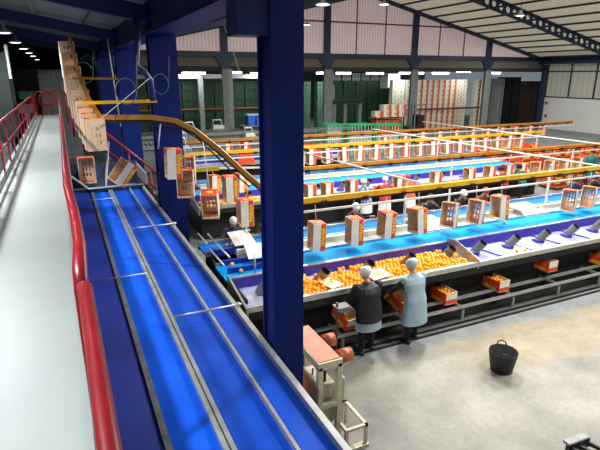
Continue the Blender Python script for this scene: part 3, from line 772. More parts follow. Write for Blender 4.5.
# cartons on the descending stretch
for (x, y, z, rz, ty, lab) in ((1.86, 9.95, 3.13, 0, .04, 'white and orange carton hanging in front of the wide blue column'), (3.34, 10.0, 1.95, 0, .0, 'white and orange carton hanging left of the big column, lettering towards us'),
        (2.62, 10.1, 2.23, 1.2, -.35, 'tilted brown slatted carton hanging left above the white-haired worker'), (2.2, 10.5, 2.59, 1.3, .03, 'brown slatted carton hanging right of the wide blue column'),
        (3.3, 10.9, 2.3, 0, 0, 'orange-edged carton half hidden behind the lettered one left of the big column'), (2.3, 10.72, 2.84, 1.3, .0, 'carton partly hidden behind the slatted one by the wide blue column')):
    place_carton((x, y, z-CZ/2), rz, lab, ty)
b = MB()
for p, q in (((1.7, 10, 3.95), (1.62, 10.05, 3.42)), ((3.3, 9.3, 2.8), (3.34, 10, 2.24)), ((2.5, 10, 3.5), (2.6, 10.1, 2.55)), ((2.2, 10.1, 3.75), (2.2, 10.5, 2.9))): b.tube([p, q], .011, 'rail_white', 6)
tag(b.build('hanger_rod'), 'thin pale rods hanging from the sloping brown rail', 'rod')
# rail climbing away at upper left with a tight line of cartons
asc = [(.63, 10.3, 4.05), (.52, 11, 4.3), (.42, 12.4, 4.85), (.42, 15.5, 5.75)]
monorail('yellow overhead rail climbing away at upper left with pale crates', asc, 'rail_brown', 0, [], [], 0, guide=False)
for i in range(9):
    f = i/8*2.93; k = min(int(f), 2); p = Vector(asc[k]).lerp(Vector(asc[k+1]), f-k)
    if i == 0: p = Vector((.61, 10.1, 4.08))
    place_carton((p.x-.11, p.y, p.z-.27-CZ/2-.06), -PI/2+.12, 'pale slotted carton climbing the rail at upper left, %s from the bottom' % ORD[i], .05, 0)
place_carton((.35, 12.2, 2.45), PI/2, 'small brown carton standing behind the conveyor head by the red rail')
place_carton((.92, 12.0, 2.42), .6, 'orange-edged carton lying tilted on the conveyor head', .6, .3)
# yellow support bars
b = MB(); b.bar((.28, 12, 4.74), (1.2, 12, 4.72), .05, .05, 'rail_brown'); tag(b.build('support_bar'), 'short ochre bar crossing by the pale climbing cartons, upper', 'bar')
b = MB(); b.bar((.39, 10.4, 4.3), (1.72, 10.4, 4.31), .04, .06, 'rail_yellow'); tag(b.build('support_bar'), 'yellow bar between the climbing rail and the wide blue column, lower', 'bar')
b = MB(); b.tube([(1.15, 13, 5.6), (1.25, 13, 3.6)], .012, 'rail_white', 6); tag(b.build('conduit'), 'thin pale conduit hanging by the blue column at upper left', 'pipe')
b = MB(); b.tube([(.45, 9.9, 3.9), (1.55, 9.9, 4.75)], .007, 'rail_white', 6); tag(b.build('brace_wire'), 'thin pale wire slanting up to the wide blue column', 'wire')
# dark rail below the descending one
b = MB()
dk = [(1.51, 10.1, 3.86), (2.08, 10.1, 3.79), (2.41, 10.1, 3.58), (2.7, 10.1, 3.28), (3.07, 10.1, 2.88), (3.5, 10.1, 2.47)]
for p, q in zip(dk, dk[1:]): b.bar(p, q, .03, .03, 'black')
tag(b.build('drive_chain'), 'dark drive chain following under the sloping brown rail', 'chain')

# B : front of second line
ZB, YB = 2.1, 13.45
xb = [6.67, 7.27, 8.14, 9.97, 11.53, 13.08, 14.0, 14.9, 15.6, 16.4, 17.2, 18.0, 18.8]
monorail('brown overhead rail carrying cartons before the second sorting line', [(6.0, YB, ZB), (22, YB, ZB)], 'rail_brown', 0, [(6.2, YB+.1, ZB), (12.2, YB+.1, ZB), (18.4, YB+.1, ZB)],
         [((x, YB, ZB-.1), (x, YB+.1, 1.6)) for x in xb], 0)
for i, x in enumerate(xb):
    place_carton((x, YB+.12, 1.3-CZ/2), random.choice((0, .1, .4, .5)) if i > 7 else random.uniform(-.1, .15), 'carton hanging along the front of the second line, %s from the left' % ORD[i], random.uniform(-.05, .08), 0, near=False)
for x_, l_ in ((3.9, 'left carton of two hanging from the short olive rail'), (4.75, 'right carton of two hanging from the short olive rail')): place_carton((x_, 14.6, 1.32), .25, l_, .04)
ZCc, YCc = 2.22, 16.85
xc = [8.3 + k*.72 for k in range(16)]
monorail('ochre overhead rail carrying a close row of cartons over the second line back', [(3.6, YCc, ZCc), (20.4, YCc, ZCc)], 'rail_yellow', 0, [(8, YCc, ZCc), (14.3, YCc, ZCc), (20.2, YCc, ZCc)],
         [((x, YCc, ZCc-.1), (x, YCc+.05, 2.2)) for x in xc[:6]], 0)
for i, x in enumerate(xc):
    place_carton((x, YCc+.06, 1.86-CZ/2), random.uniform(-.1, .3), 'carton in the close row over the back of the second line, %s from the left' % ORD[i], random.uniform(-.12, .08), 0, near=False)
ZD, YD = 2.1, 21.0
monorail('thin brown overhead rail above the third sorting line', [(4, YD, ZD), (28, YD, ZD)], 'rail_brown', 0, [(9.5, YD, ZD), (16, YD, ZD), (22, YD, ZD)], [], 0)
xd = [6.4, 7.1, 8.3, 9.1] + [14.6 + k*1.1 for k in range(11)]
for i, x in enumerate(xd):
    place_carton((x, YD+.08, 1.68-CZ/2), random.uniform(-.2, .4), 'small distant carton under the thin brown rail, %s from the left' % ORD[i], random.uniform(-.25, .15), 0, near=False)
# pipes along Y
for i, (p, q) in enumerate((((11.9, 18.2, 2.6), (12.15, 8.1, 2.6)), ((6.3, 13.7, 2.6), (6.72, 8.4, 2.6)), ((17.5, 22, 2.4), (17.6, 10, 2.4)))):
    b = MB(); b.tube([p, q], .022, 'rail_white', 8); tag(b.build('cross_pipe'), ['long pale pipe crossing over the lines toward the right edge', 'pale pipe crossing over the lines behind the big column', 'pale pipe crossing over the lines at far right'][i], 'pipe')
b = MB(); b.bar((2.9, 14.6, 2.1), (4.1, 14.6, 2.1), .09, .12, 'rail_olive'); b.bar((4.1, 14.6, 2.1), (5.8, 14.6, 2.0), .05, .05, 'rail_white')
for q_ in (3.9, 4.75): b.tube([(q_, 14.6, 2.05), (q_, 14.6, 1.9)], .01, 'rail_white', 6)
tag(b.build('stub_rail'), 'short olive rail ending in mid air left of the big column', 'rail')

# ------------------------------------------------------------------ oranges
def orange_mesh():
    b = MB(); r = .043
    prof = [(.0, -.98), (.3, -.94), (.7, -.7), (.97, -.2), (1, .1), (.86, .52), (.55, .83), (.25, .95), (.1, .92), (.0, .89)]
    rings = b.lathe([(max(a, .02)*r, z*r) for a, z in prof], 'orange_peel', 12)
    return b.mesh('orange')
ORM = orange_mesh()
spots = []
def bedz(y): return .93 + (y-7.23)*.117
# heap in trough of line 1
rowh = .0745; k = 0; y = 7.275
while y < 8.12:
    x = 3.2 + (.043 if k % 2 else 0)
    while x < 7.36:
        back = (y-7.27)/.85
        dens = 1.0
        if back > .8 and x < 4.9: dens = .35
        elif back > .55 and x < 4.2: dens = .55
        if x > 6.9 and back > .75: dens = .5
        if x > 7.1 and back > .4: dens = .25
        tube = any(abs(x-(tx+.04)) < .11 and abs(y-7.86) < .13 for tx, _, _ in tubes1)
        if random.random() < dens and not tube:
            hump = .05*max(0, math.sin((x-3)*1.9)*math.sin(back*PI)) 
            spots.append((x + random.uniform(-.006, .006), y + random.uniform(-.006, .006), bedz(y)+.043+random.uniform(0, .018)+hump))
            if random.random() < .22*dens and .1 < back < .8:
                spots.append((x+.04, y+.035, bedz(y)+.043+.068+hump))
        x += .087
    y += rowh; k += 1
for x, y in ((2.5, 7.3), (2.6, 7.32), (2.66, 7.3), (2.78, 7.3), (2.95, 7.4), (8.9, 7.55), (12.0, 7.45), (9.1, 7.5)):
    spots.append((x, y, bedz(y)+.044))
loose = [(2.75, 8.6, 1.193), (2.7, 9.0, 1.193), (3.45, 8.45, 1.193), (3.1, 10.2, 1.2), (3.2, 10.25, 1.2), (2.95, 10.15, 1.2), (6.2, 10.15, 1.2), (6.3, 10.18, 1.2), (9.9, 8.9, 1.2), (11.6, 9.35, 1.3), (9.6, 9.5, 1.32), (10.2, 9.55, 1.32), (6.95, 10.2, 1.2)]
spots2 = []
k = 0; y = 14.08
while y < 14.75:
    x = 3.45 + (.043 if k % 2 else 0)
    while x < 6.3:
        if random.random() < .92 - .3*abs(x-4.9)/1.5: spots2.append((x, y, .93+(y-14.03)*.117+.043+random.uniform(0, .03)))
        x += .087
    y += rowh; k += 1
for x in (9.3, 9.4, 9.55, 9.47, 10.9, 11.05, 7.5, 7.6, 13.2, 13.3, 15.9):
    spots2.append((x, 14.1+random.uniform(0, .6), 1.08))
crate_or = []
def crate_with_fruit(x, y, rz, label, n=9, zb=.39, tilt=0.0):
    # open side up, lying on its slotted bottom
    place_carton((0, 0, 0), 0, label)
    o = [q for q in COL.objects if q.get('label') == label][0]
    R = Matrix.Translation((x, y, zb)) @ Matrix.Rotation(rz, 4, 'Z') @ Matrix.Rotation(tilt, 4, 'X') @ Matrix.Rotation(PI/2, 4, 'Z') @ Matrix.Rotation(PI/2, 4, 'Y') @ Matrix.Translation((-CX/2*.84, 0, -CZ/2*.84))
    R = R @ Matrix.Scale(.84, 4); o.matrix_world = R
    for c_ in o.children:
        if c_.name.startswith('tray'): c_.data = FULL
    for i in range(n):
        a, c = i % 3, i // 3
        p = R @ Vector((-.075+random.uniform(-.02, .02), -.105 + a*.105, .12 + c*(.36/max(1, (n-1)//3))))
        crate_or.append(tuple(p))
crate_with_fruit(8.05, 7.27, 0, 'open crate of oranges on the track, alone in mid stretch', 12)
crate_with_fruit(6.62, 7.27, .0, 'open crate of oranges on the track right beside the worker in pale blue', 12)
crate_with_fruit(11.5, 7.27, 0, 'open crate of oranges on the track near the right edge', 12)
crate_with_fruit(5.5, 7.27, .15, 'tilted crate being filled before the worker in pale blue', 6, .5, .35)
crate_with_fruit(4.3, 7.27, .1, 'tilted crate being filled before the worker in black', 4, .42, .3)
for lab, x in (('empty orange carton hanging back under the trough at right', 9.6),):
    crate_with_fruit(x, 7.36, 0, lab, 0, .55)
allp = [(p, 'heap') for p in spots] + [(p, 'loose') for p in loose] + [(p, 'crate') for p in crate_or] + [(p, 'two') for p in spots2]
allp.sort(key=lambda q: (Vector(q[0]) - Vector((0, 0, 4.8))).length - (2 if q[1] != 'heap' else 0) + (4 if q[1] == 'two' else 0))
GR = {'heap': ('ripe orange in the heap in the front trough of the nearest line', 'oranges heaped in the nearest trough'), 'loose': ('loose orange lying on the belts of the nearest line', 'loose oranges on the belts'),
      'crate': ('orange inside an open crate on the low track', 'oranges in the crates on the track'), 'two': ('orange lying in the trough of the second line', 'oranges in the second trough')}
for p, g in allp[:300]:
    o = bpy.data.objects.new('orange', ORM); COL.objects.link(o); o.location = p
    o.rotation_euler = (random.uniform(-1, 1), random.uniform(-1, 1), random.uniform(0, 6)); s = random.uniform(.93, 1.06); o.scale = (s, s, s)
    tag(o, GR[g][0], 'orange', GR[g][1])
b = MB(); n = 0
for p, g in allp[300:]: b.ball(p, .043, 'orange_peel', 8, 6)
o = b.build('orange_heap'); tag(o, 'rest of the heaped oranges toward the back of the troughs', 'oranges'); o['kind'] = 'stuff'

# ------------------------------------------------------------------ people
def remesh(me, voxel, name, mats, smooth=3):
    o = bpy.data.objects.new('tmp', me); COL.objects.link(o)
    r = o.modifiers.new('r', 'REMESH'); r.mode = 'VOXEL'; r.voxel_size = voxel; r.use_smooth_shade = True
    if smooth:
        s = o.modifiers.new('s', 'SMOOTH'); s.iterations = smooth; s.factor = .5
    m2 = bpy.data.meshes.new_from_object(o.evaluated_get(C.evaluated_depsgraph_get()))
    bpy.data.objects.remove(o); m2.name = name; m2.materials.clear()
    for m in mats: m2.materials.append(M[m])
    return m2
def ell(b, secs, n=14):
    # stacked elliptical sections: (centre, rx, ry)
    rings = []
    for c, rx, ry in secs:
        rings.append([b.bm.verts.new((c[0]+rx*math.cos(k*2*PI/n), c[1]+ry*math.sin(k*2*PI/n), c[2])) for k in range(n)])
    for a, q in zip(rings, rings[1:]):
        b.faces([b.bm.faces.new((a[k], a[(k+1) % n], q[(k+1) % n], q[k])) for k in range(n)], 'skin')
    b.faces([b.bm.faces.new(rings[0][::-1]), b.bm.faces.new(rings[-1])], 'skin')
def limb(b, pts, rs):
    b.tube(pts, rs, 'skin', 10)
    for p, r in zip(pts, rs): b.ball(p, r, 'skin', 10, 8)
def hand(b, wrist, d, up, side, curl=.6):
    # palm with four fingers and a thumb; d = direction of the hand, up = back of the hand
    d = Vector(d).normalized(); up = Vector(up); up = (up - d*up.dot(d)).normalized(); s = d.cross(up).normalized() * side
    w = Vector(wrist)
    mx = Matrix((s, d, up)).transposed().to_4x4()
    b.ball(w + d*.045, (.04, .052, .016), 'skin', 10, 8, mx)
    for i, L in enumerate((.066, .076, .071, .056)):
        base = w + d*.085 + s*(.03 - i*.02); p = [base]
        dd = d.copy(); 
        for j in range(3):
            ang = curl*(.5+.35*j)
            dd = (d*math.cos(ang) - up*math.sin(ang)); p.append(p[-1] + dd*L*(.42, .32, .26)[j])
        b.tube(p, [.0092, .0088, .0078, .0055], 'skin', 7)
    tb = w + d*.025 + s*.035
    b.tube([tb, tb + s*.022 + d*.026 - up*.008, tb + s*.03 + d*.055 - up*.018, tb + s*.026 + d*.075 - up*.026], [.0125, .0115, .0098, .0065], 'skin', 7)

def person(label, loc, rz, H=1.6, lean=.12, headbow=.3, arms=((.32, .30, 1.0), (.32, .30, 1.0)), clothes=None, voxel=.02, build=1.0, foot_dx=.1, turn=0):
    """local frame: faces +Y. arms: (reach forward, spread, hand height in m)"""
    cl = dict(top='navy_cloth', sleeve=None, hem=.78, skirt=None, skirt_hem=.5, trouser='trouser', cap='white_cloth', hair=None, vest=False)
    cl.update(clothes or {})
    t = thing('person', label, 'person', loc, rz)
    s = H/1.6
    hip = Vector((0, -.03*s, .84*s)); 
    def tors(h):  # axis point at height h above the hip along the leaning spine
        return hip + Vector((0, math.sin(lean)*h*s, math.cos(lean)*h*s))
    neck = tors(.52); sh = tors(.46)
    hd = neck + Vector((0, .035 + .07*headbow, .125*s))
    # --- body: one continuous surface
    b = MB()
    ell(b, [((hip.x, hip.y, hip.z-.08*s), .15*build, .115), ((hip.x, hip.y, hip.z+.02), .165*build, .125), (tuple(tors(.2)), .138*build, .105), (tuple(tors(.36)), .165*build, .115), (tuple(tors(.45)), .15*build, .09), (tuple(tors(.5)), .07, .065)])
    limb(b, [tors(.46), neck, hd - Vector((0, .01, .05))], [.06, .052, .052])
    b.ball(hd, (.074, .093, .112), 'skin', 16, 12)
    fz = Vector((math.sin(turn), math.cos(turn), -.55*headbow)).normalized()
    fr = Vector((math.cos(turn), -math.sin(turn), 0)); fu = fr.cross(fz)
    b.ball(hd + fz*.07 - fu*.055, (.042, .036, .04), 'skin', 10, 8)       # jaw
    b.tube([hd + fz*.088 + fu*.01, hd + fz*.112 - fu*.022], [.011, .017], 'skin', 8)  # nose
    b.ball(hd + fz*.084 - fu*.055, (.024, .012, .009), 'skin', 8, 6)      # mouth
    for q in (-1, 1):
        b.ball(hd + fr*q*.075 - fz*.005, (.014, .022, .032), 'skin', 8, 6)  # ears
    wr = []
    for q, (reach, spread, hz) in zip((-1, 1), arms):
        S = sh + Vector((q*.175*build, 0, -.02)); W = Vector((q*spread*.6, sh.y + reach, hz))
        U, F = .27*s, .25*s
        d = W - S; D = min(d.length, (U+F)*.995); W = S + d.normalized()*D
        a = (U*U - F*F + D*D)/(2*D); h = math.sqrt(max(U*U - a*a, 0))
        pole = Vector((q*.5, -.35, -.8)); dn = d.normalized(); pole = (pole - dn*pole.dot(dn)).normalized()
        E = S + dn*a + pole*h
        limb(b, [S, S.lerp(E, .5), E, E.lerp(W, .5), W], [.052, .046, .038, .035, .026]); wr.append((q, S, E, W))
    feet = []
    for q in (-1, 1):
        Hp = hip + Vector((q*.085*build, 0, -.04)); A = Vector((q*foot_dx, (-.02 if q < 0 else .06), .075)); K = Hp.lerp(A, .5) + Vector((0, .03, 0))
        limb(b, [Hp, Hp.lerp(K, .5), K, K.lerp(A, .35), A], [.085, .074, .055, .054, .036]); feet.append((q, Hp, K, A))
        limb(b, [A + Vector((0, -.03, -.03)), A + Vector((q*.015, .13, -.045))], [.035, .028])
    me = remesh(b.mesh('body'), voxel, 'body', ['skin'])
    bb = MB(); bb.mi('skin'); bb.bm.from_mesh(me)
    for q, S, E, W in wr: hand(bb, W, (W-E), Vector((0, .3, 1)), -q)
    for f in bb.bm.faces: f.smooth = True
    bb.build('body', t)
    # --- clothes
    def garment(name, fill, m, vox=None, sm=3):
        g = MB(); fill(g); o = bpy.data.objects.new(name, remesh(g.mesh(name), vox or voxel, name, [m], sm)); COL.objects.link(o); o.parent = t; return o
    pad = .022 if not cl.get('puffy') else .045
    def top_fill(g):
        hz = cl['hem']*s
        ell(g, [((hip.x, hip.y-.0, hz), (.185 if cl['hem'] > .6 else .215)*build+pad*.6, (.145 if cl['hem'] > .6 else .175)+pad*.5), ((hip.x, hip.y, hip.z+.04), .165*build+pad, .125+pad), (tuple(tors(.2)), .145*build+pad, .115+pad), (tuple(tors(.36)), .17*build+pad, .12+pad), (tuple(tors(.445)), .165*build+pad*.8, .095+pad*.6), (tuple(tors(.5)), .085, .08), (tuple(tors(.53)), .066, .066)], 18)
        if not cl['sleeve']:
            for q, S, E, W in wr: limb(g, [S, S.lerp(E, .5), E, E.lerp(W, .85)], [.06+pad*.6, .055+pad*.6, .047+pad*.5, .038+pad*.4])
        else:
            for q, S, E, W in wr: limb(g, [S, S.lerp(E, .12)], [.066, .062])
    garment('coat' if cl['hem'] < .7 else 'jacket', top_fill, cl['top'])
    if cl['sleeve']:
        for q, S, E, W in wr:
            garment('sleeve', lambda g: limb(g, [S.lerp(E, .05), S.lerp(E, .5), E, E.lerp(W, .88)], [.058, .056, .05, .04]), cl['sleeve'])
    if cl['skirt']:
        def sk(g):
            ell(g, [((hip.x, hip.y, cl['skirt_hem']*s), .205*build, .165), ((hip.x, hip.y, hip.z-.05), .19*build, .15), ((hip.x, hip.y, hip.z+.08), .165*build, .125)], 18)
        garment('coat_skirt', sk, cl['skirt'])
    def tr(g):
        for q, Hp, K, A in feet: limb(g, [Hp, Hp.lerp(K, .5), K, K.lerp(A, .5), A + Vector((0, 0, .03))], [.1, .086, .066, .06, .05])
    garment('trousers', tr, cl['trouser'])
    for q, Hp, K, A in feet:
        def sh_(g):
            limb(g, [A + Vector((0, -.045, -.035)), A + Vector((0, .03, -.03)), A + Vector((q*.012, .12, -.042)), A + Vector((q*.015, .165, -.046))], [.042, .045, .038, .03]); limb(g, [A, A + Vector((0, 0, .05))], [.045, .045])
        o = garment('shoe', sh_, 'shoe', min(voxel, .014), 2)
    def capf(g):
        c = hd + fu*.035 - fz*.014
        mx = Matrix((fr, fz, fu)).transposed().to_4x4()
        g.ball(c, (.1, .118, .098), 'skin', 16, 12, mx)
        if cl.get('bouffant'): g.ball(c - fz*.045 + fu*.02, (.098, .085, .088), 'skin', 12, 8, mx)
    garment('hair' if cl['hair'] else 'cap', capf, cl['hair'] or cl['cap'], min(voxel, .014))
    b = MB()
    for q in (-1, 1): b.ball(hd + fz*.086 + fr*q*.03 + fu*.012, .011, 'eye', 8, 6)
    b.build('eyes', t)
    return t

person('person in a black padded jacket and white cap bending over the trough', (4.46, 6.74, 0), 0, 1.6, .18, .6, ((.30, .36, .82), (.36, .45, .8)),
       dict(top='jacket_black', hem=.66, skirt='blue_cloth', skirt_hem=.5, puffy=True, bouffant=True), .009, 1.25, .13)
person('person in a pale blue sleeveless coat and light cap filling a crate', (5.44, 6.72, 0), .1, 1.6, .16, .65, ((.42, .5, .8), (.4, .42, .84)),
       dict(top='blue_cloth', sleeve='sleeve_black', hem=.42, cap='cap_blue', bouffant=True), .009, 1.3, .13, -.2)
BK = [('white-haired person in navy facing us at the left end of the nearest line', 3.33, 11.0, PI, dict(top='navy_cloth', hair='hair_grey', skirt='white_cloth')),
      ('person in a white cap half hidden right behind the lettered hanging carton', 4.2, 11.05, PI, dict(top='sleeve_black')),
      ('person in black with a white cap reaching across with raised hands', 6.55, 11.0, PI + .5, dict(top='sleeve_black')),
      ('person in dark clothes hidden behind the hanging cartons in mid line', 9.1, 11.05, PI, dict(top='jacket_black', hair='sleeve_black')),
      ('person in a white cap and dark jacket facing us across the nearest line', 10.3, 11.05, PI, dict(top='sleeve_black')),
      ('person in a red cap and brown jacket beside the white-capped one', 11.15, 11.05, PI, dict(top='maroon', cap='cap_red')),
      ('person in dark blue bending behind the line near the right edge', 15.1, 11.05, PI, dict(top='navy_cloth', hair='sleeve_black')),
      ('person in black at the far right end of the nearest line', 16.05, 11.05, PI, dict(top='sleeve_black', hair='sleeve_black')),
      ('person in a blue plaid shirt and white cap seen from behind', 8.57, 13.35, 0, dict(top='plaid', skirt='white_cloth')),
      ('person in a red top and white cap seen from behind', 9.3, 13.35, -.5, dict(top='red_cloth', skirt='white_cloth')),
      ('person in an orange top seen from behind between hanging cartons', 10.3, 13.35, 0, dict(top='orange_cloth', skirt='white_cloth', cap='cap_red')),
      ('person in dark red at the second line behind the yellow rail', 14.45, 13.2, .5, dict(top='red_cloth', hair='sleeve_black')),
      ('person in teal bending at the second line', 15.35, 13.2, .3, dict(top='teal_cloth', hair='sleeve_black')),
      ('person in an orange top reaching over the back of the second line', 13.3, 17.85, PI, dict(top='orange_cloth', hair='sleeve_black')),
      ('person in a blue-grey coat standing by the red carton stacks at right edge', 20.35, 14.05, PI*.6, dict(top='teal_cloth', hem=.5, hair='sleeve_black'))]
for i, (lab, x, y, rz, cl) in enumerate(BK):
    far = i == 14
    person(lab, (x, y, 0), rz, 1.62 if not far else 1.78, (.2 if i == 0 else .3) if not far else .05, .7 if y < 12 else .4, ((.36, .5, 1.22), (.4, .5, 1.22)) if not far else ((.1, .5, .8), (.1, .5, .8)), cl, .02, 1.05)

# ------------------------------------------------------------------ packing machine in the foreground
t = thing('packing_machine', 'cream and orange packing machine with two copper rollers beside the big column', 'machine', (0, 0, 0))
b = MB(); b.box(2.55, 2.88, 4.92, 5.9, 1.27, 1.31, 'machine_orange'); b.box(2.54, 2.89, 4.9, 4.95, 1.2, 1.31, 'cream_paint'); b.box(2.54, 2.57, 4.95, 5.9, 1.2, 1.31, 'cream_paint'); b.build('top_plate', t, bevel=.006)
b = MB(); b.box(2.54, 2.61, 4.9, 4.97, .0, 1.25, 'cream_paint'); b.box(2.82, 2.89, 4.9, 4.97, .0, 1.25, 'cream_paint'); b.box(2.6, 2.83, 4.9, 4.97, .62, .69, 'cream_paint'); b.box(2.54, 2.61, 5.83, 5.9, 0, 1.25, 'cream_paint'); b.box(2.82, 2.89, 5.83, 5.9, 0, 1.25, 'cream_paint'); b.build('frame', t, bevel=.005)
b = MB(); b.tube([(2.91, 5.06, 1.24), (3.1, 5.06, 1.24)], .095, 'copper', 20); b.tube([(2.88, 5.06, 1.24), (3.11, 5.06, 1.24)], .03, 'steel', 10); b.build('roller', t)
b = MB(); b.tube([(2.91, 5.5, 1.24), (3.08, 5.5, 1.24)], .095, 'copper', 20); b.tube([(2.88, 5.5, 1.24), (3.1, 5.5, 1.24)], .03, 'steel', 10); b.build('roller', t)
b = MB(); b.box(2.6, 2.84, 5.0, 5.5, .3, .92, 'cream_paint'); b.build('body', t, bevel=.02)
b = MB(); b.prism([(5.0, .55), (5.8, .9), (5.8, .35), (5.0, .1)], 'X', 2.44, 2.53, 'machine_orange'); b.build('side_cover', t)
b = MB(); b.box(2.92, 2.97, 4.95, 5.2, .25, .98, 'cream_paint'); b.build('side_plate', t, bevel=.02)
b = MB(); b.tube([(2.97, 5.02, .62), (2.976, 5.02, .62)], .035, 'black', 14); b.tube([(2.945, 4.944, .62), (2.945, 4.95, .62)], .02, 'black', 10); b.build('knob_hole', t)
b = MB(); b.tube([(2.68, 5.06, .95), (2.68, 5.06, 1.22)], .05, 'black', 12); b.build('motor', t)
b = MB(); b.tube([(2.66, 5.3, 1.0), (2.62, 5.25, .85), (2.68, 5.15, .9), (2.72, 5.1, 1.1)], .014, 'black', 6); b.build('cable', t)
b = MB(); 
b.box(2.9, 3.2, 4.72, 4.76, .3, .34, 'cream_paint'); b.box(3.16, 3.2, 4.72, 5.3, .3, .34, 'cream_paint'); b.box(2.86, 2.9, 4.72, 5.3, .3, .34, 'cream_paint'); b.box(2.9, 3.2, 5.26, 5.3, .3, .34, 'cream_paint')
b.box(3.16, 3.2, 4.72, 4.76, 0, .3, 'cream_paint'); b.box(2.86, 2.9, 4.72, 4.76, 0, .3, 'cream_paint'); b.box(2.86, 3.22, 4.7, 4.78, 0, .03, 'cream_paint'); b.box(3.16, 3.2, 5.26, 5.3, 0, .3, 'cream_paint')
b.build('base_stand', t)
t = thing('tray_post', 'thin maroon post with a small metal tray before the trough', 'post', (3.82, 6.72, 0))
b = MB(); b.tube([(0, 0, 0), (0, 0, 1.12)], .022, 'maroon', 8); b.build('pole', t)
b = MB(); b.prism([(-.02, 0), (.2, 0), (.22, .07), (-.04, .07)], 'Y', -.1, .1, 'pipe_grey'); o = b.build('tray', t); o.location = (0, .0, .98)
b = MB(); b.box(-.12, .12, -.12, .12, 0, .02, 'maroon'); b.build('foot', t)

# bucket
t = thing('rubber_bucket', 'black rubber bucket with two rim handles on the concrete', 'bucket', (6.24, 5.3, 0))
b = MB(); b.lathe([(.005, .012), (.15, .012), (.165, .02), (.225, .36), (.232, .365), (.236, .355), (.178, .0), (.005, 0)], 'rubber', 28); b.build('shell', t)
for a in (.9, .9+PI):
    b = MB(); c = Vector((math.cos(a)*.225, math.sin(a)*.225, .355)); d = Vector((-math.sin(a), math.cos(a), 0)); o_ = Vector((math.cos(a), math.sin(a), 0))
    b.tube([c - d*.075, c - d*.06 + Vector((0, 0, .05)) + o_*.01, c + Vector((0, 0, .075)) + o_*.02, c + d*.06 + Vector((0, 0, .05)) + o_*.01, c + d*.075], .011, 'rubber', 8); b.build('handle', t)
b = MB(); b.lathe([(.005, .03), (.15, .03), (.155, .02)], 'black', 20); b.build('contents', t)
# bottom-right stand
t = thing('trestle_frame', 'low black and grey steel frame at the bottom right corner', 'frame', (5.35, 3.4, 0), -.05)
b = MB(); b.box(.06, .42, .0, .09, .2, .24, 'steel_dull'); b.box(.05, .42, -.02, .0, .1, .24, 'black'); b.build('bar', t)
b = MB(); b.box(.35, 1.3, -.5, -.41, .2, .24, 'steel_dull'); b.box(.35, 1.3, -.52, -.5, .1, .24, 'black'); b.build('bar', t)
for x in (.09, .22, .38):
    b = MB(); b.bar((x, 0, .17), (x+.18, -.48, .17), .035, .05, 'black'); b.build('rung', t)
for x, y in ((.09, .03), (.38, .03), (.45, -.47), (1.2, -.47)):
    b = MB(); b.box(x-.02, x+.02, y-.02, y+.02, 0, .2, 'black'); b.build('leg', t)

# ------------------------------------------------------------------ back of the hall : stacks
def crate_proto(name, label, cat, w, d, h, m, m2, group, ribs=3):
    b = MB(); T = .03
    b.box(-w/2, w/2, -d/2, -d/2+T, 0, h*.92, m); b.box(-w/2, w/2, d/2-T, d/2, 0, h*.92, m); b.box(-w/2, -w/2+T, -d/2, d/2, 0, h*.92, m); b.box(w/2-T, w/2, -d/2, d/2, 0, h*.92, m); b.box(-w/2, w/2, -d/2, d/2, 0, T, m)
    for i in range(ribs):
        x = -w/2 + (i+.5)*w/ribs; b.box(x-w*.035, x+w*.035, -d/2-.025, -d/2, .02, h*.9, m2)
    b.box(-w/2-.02, w/2+.02, -d/2-.03, d/2+.02, h*.82, h*.92, m2)
    return tag(b.build(name), label, cat, group)
def stack(proto, xs, y, counts, dy=None, z0=0, h=.5, jitter=.02):
    first = True
    for i, x in enumerate(xs):
        for k in range(counts[i % len(counts)]):
            o = proto if first else proto.copy()
            if not first: COL.objects.link(o)
            first = False
            o.location = (x + random.uniform(-jitter, jitter), y + random.uniform(-jitter, jitter), z0 + k*h)
g = crate_proto('bulk_crate', 'dark green plastic bulk crate in the wall of stacks at left back', 'crate', 1.22, 1.0, .78, 'green_crate', 'green_crate', 'green crates at left back', 4)
stack(g, [5.2 + i*1.25 for i in range(9)], 39.5, [6, 6, 6, 6, 6, 6, 6, 6, 6], h=.72)
g = crate_proto('bulk_crate', 'dark green plastic bulk crate in the block of stacks at mid back', 'crate', 1.22, 1.0, .78, 'green_crate', 'green_crate', 'green crates at mid back', 4)
stack(g, [22.2 + i*1.25 for i in range(5)], 40.5, [6, 6, 6, 6, 5], h=.72)
g = crate_proto('picking_crate', 'pale grey-green crate in the stacks just right of the big column', 'crate', .8, .6, .33, 'green_pale', 'green_pale', 'pale green crates', 3)
stack(g, [17.6, 18.6, 20.0, 20.9], 39.0, [14, 14, 14, 13], h=.305)
g = crate_proto('pallet_crate', 'whitish crate stacked far behind the green ones', 'crate', 1.1, 1, .6, 'stack_grey', 'steel_white', 'whitish crates far back', 4)
stack(g, [28 + i*1.25 for i in range(6)], 51, [9]*6, h=.555)
def box_proto(name, label, w, d, h, m, stripe, group):
    b = MB(); b.box(-w/2, w/2, -d/2, d/2, 0, h-.008, m)
    if stripe: b.box(w/2-w*.36, w/2+.003, -d/2-.004, d/2+.003, .004, h-.012, stripe)
    b.box(-.03, .03, -d/2-.006, -d/2, h*.3, h*.7, 'maroon')
    return tag(b.build(name), label, 'carton', group)
g = box_proto('packed_carton', 'orange-striped white carton in the tall stacks at the back', .62, .5, .4, 'stack_white', 'stack_orange', 'orange-striped cartons')
stack(g, [28.2 + i*.645 for i in range(9)], 38.0, [11]*9, h=.4)
g = box_proto('packed_carton', 'cream carton in the narrow stack left of the striped ones', .62, .5, .4, 'cream_stack', None, 'cream cartons left')
stack(g, [26.55, 27.2], 37.6, [11, 11], h=.4)
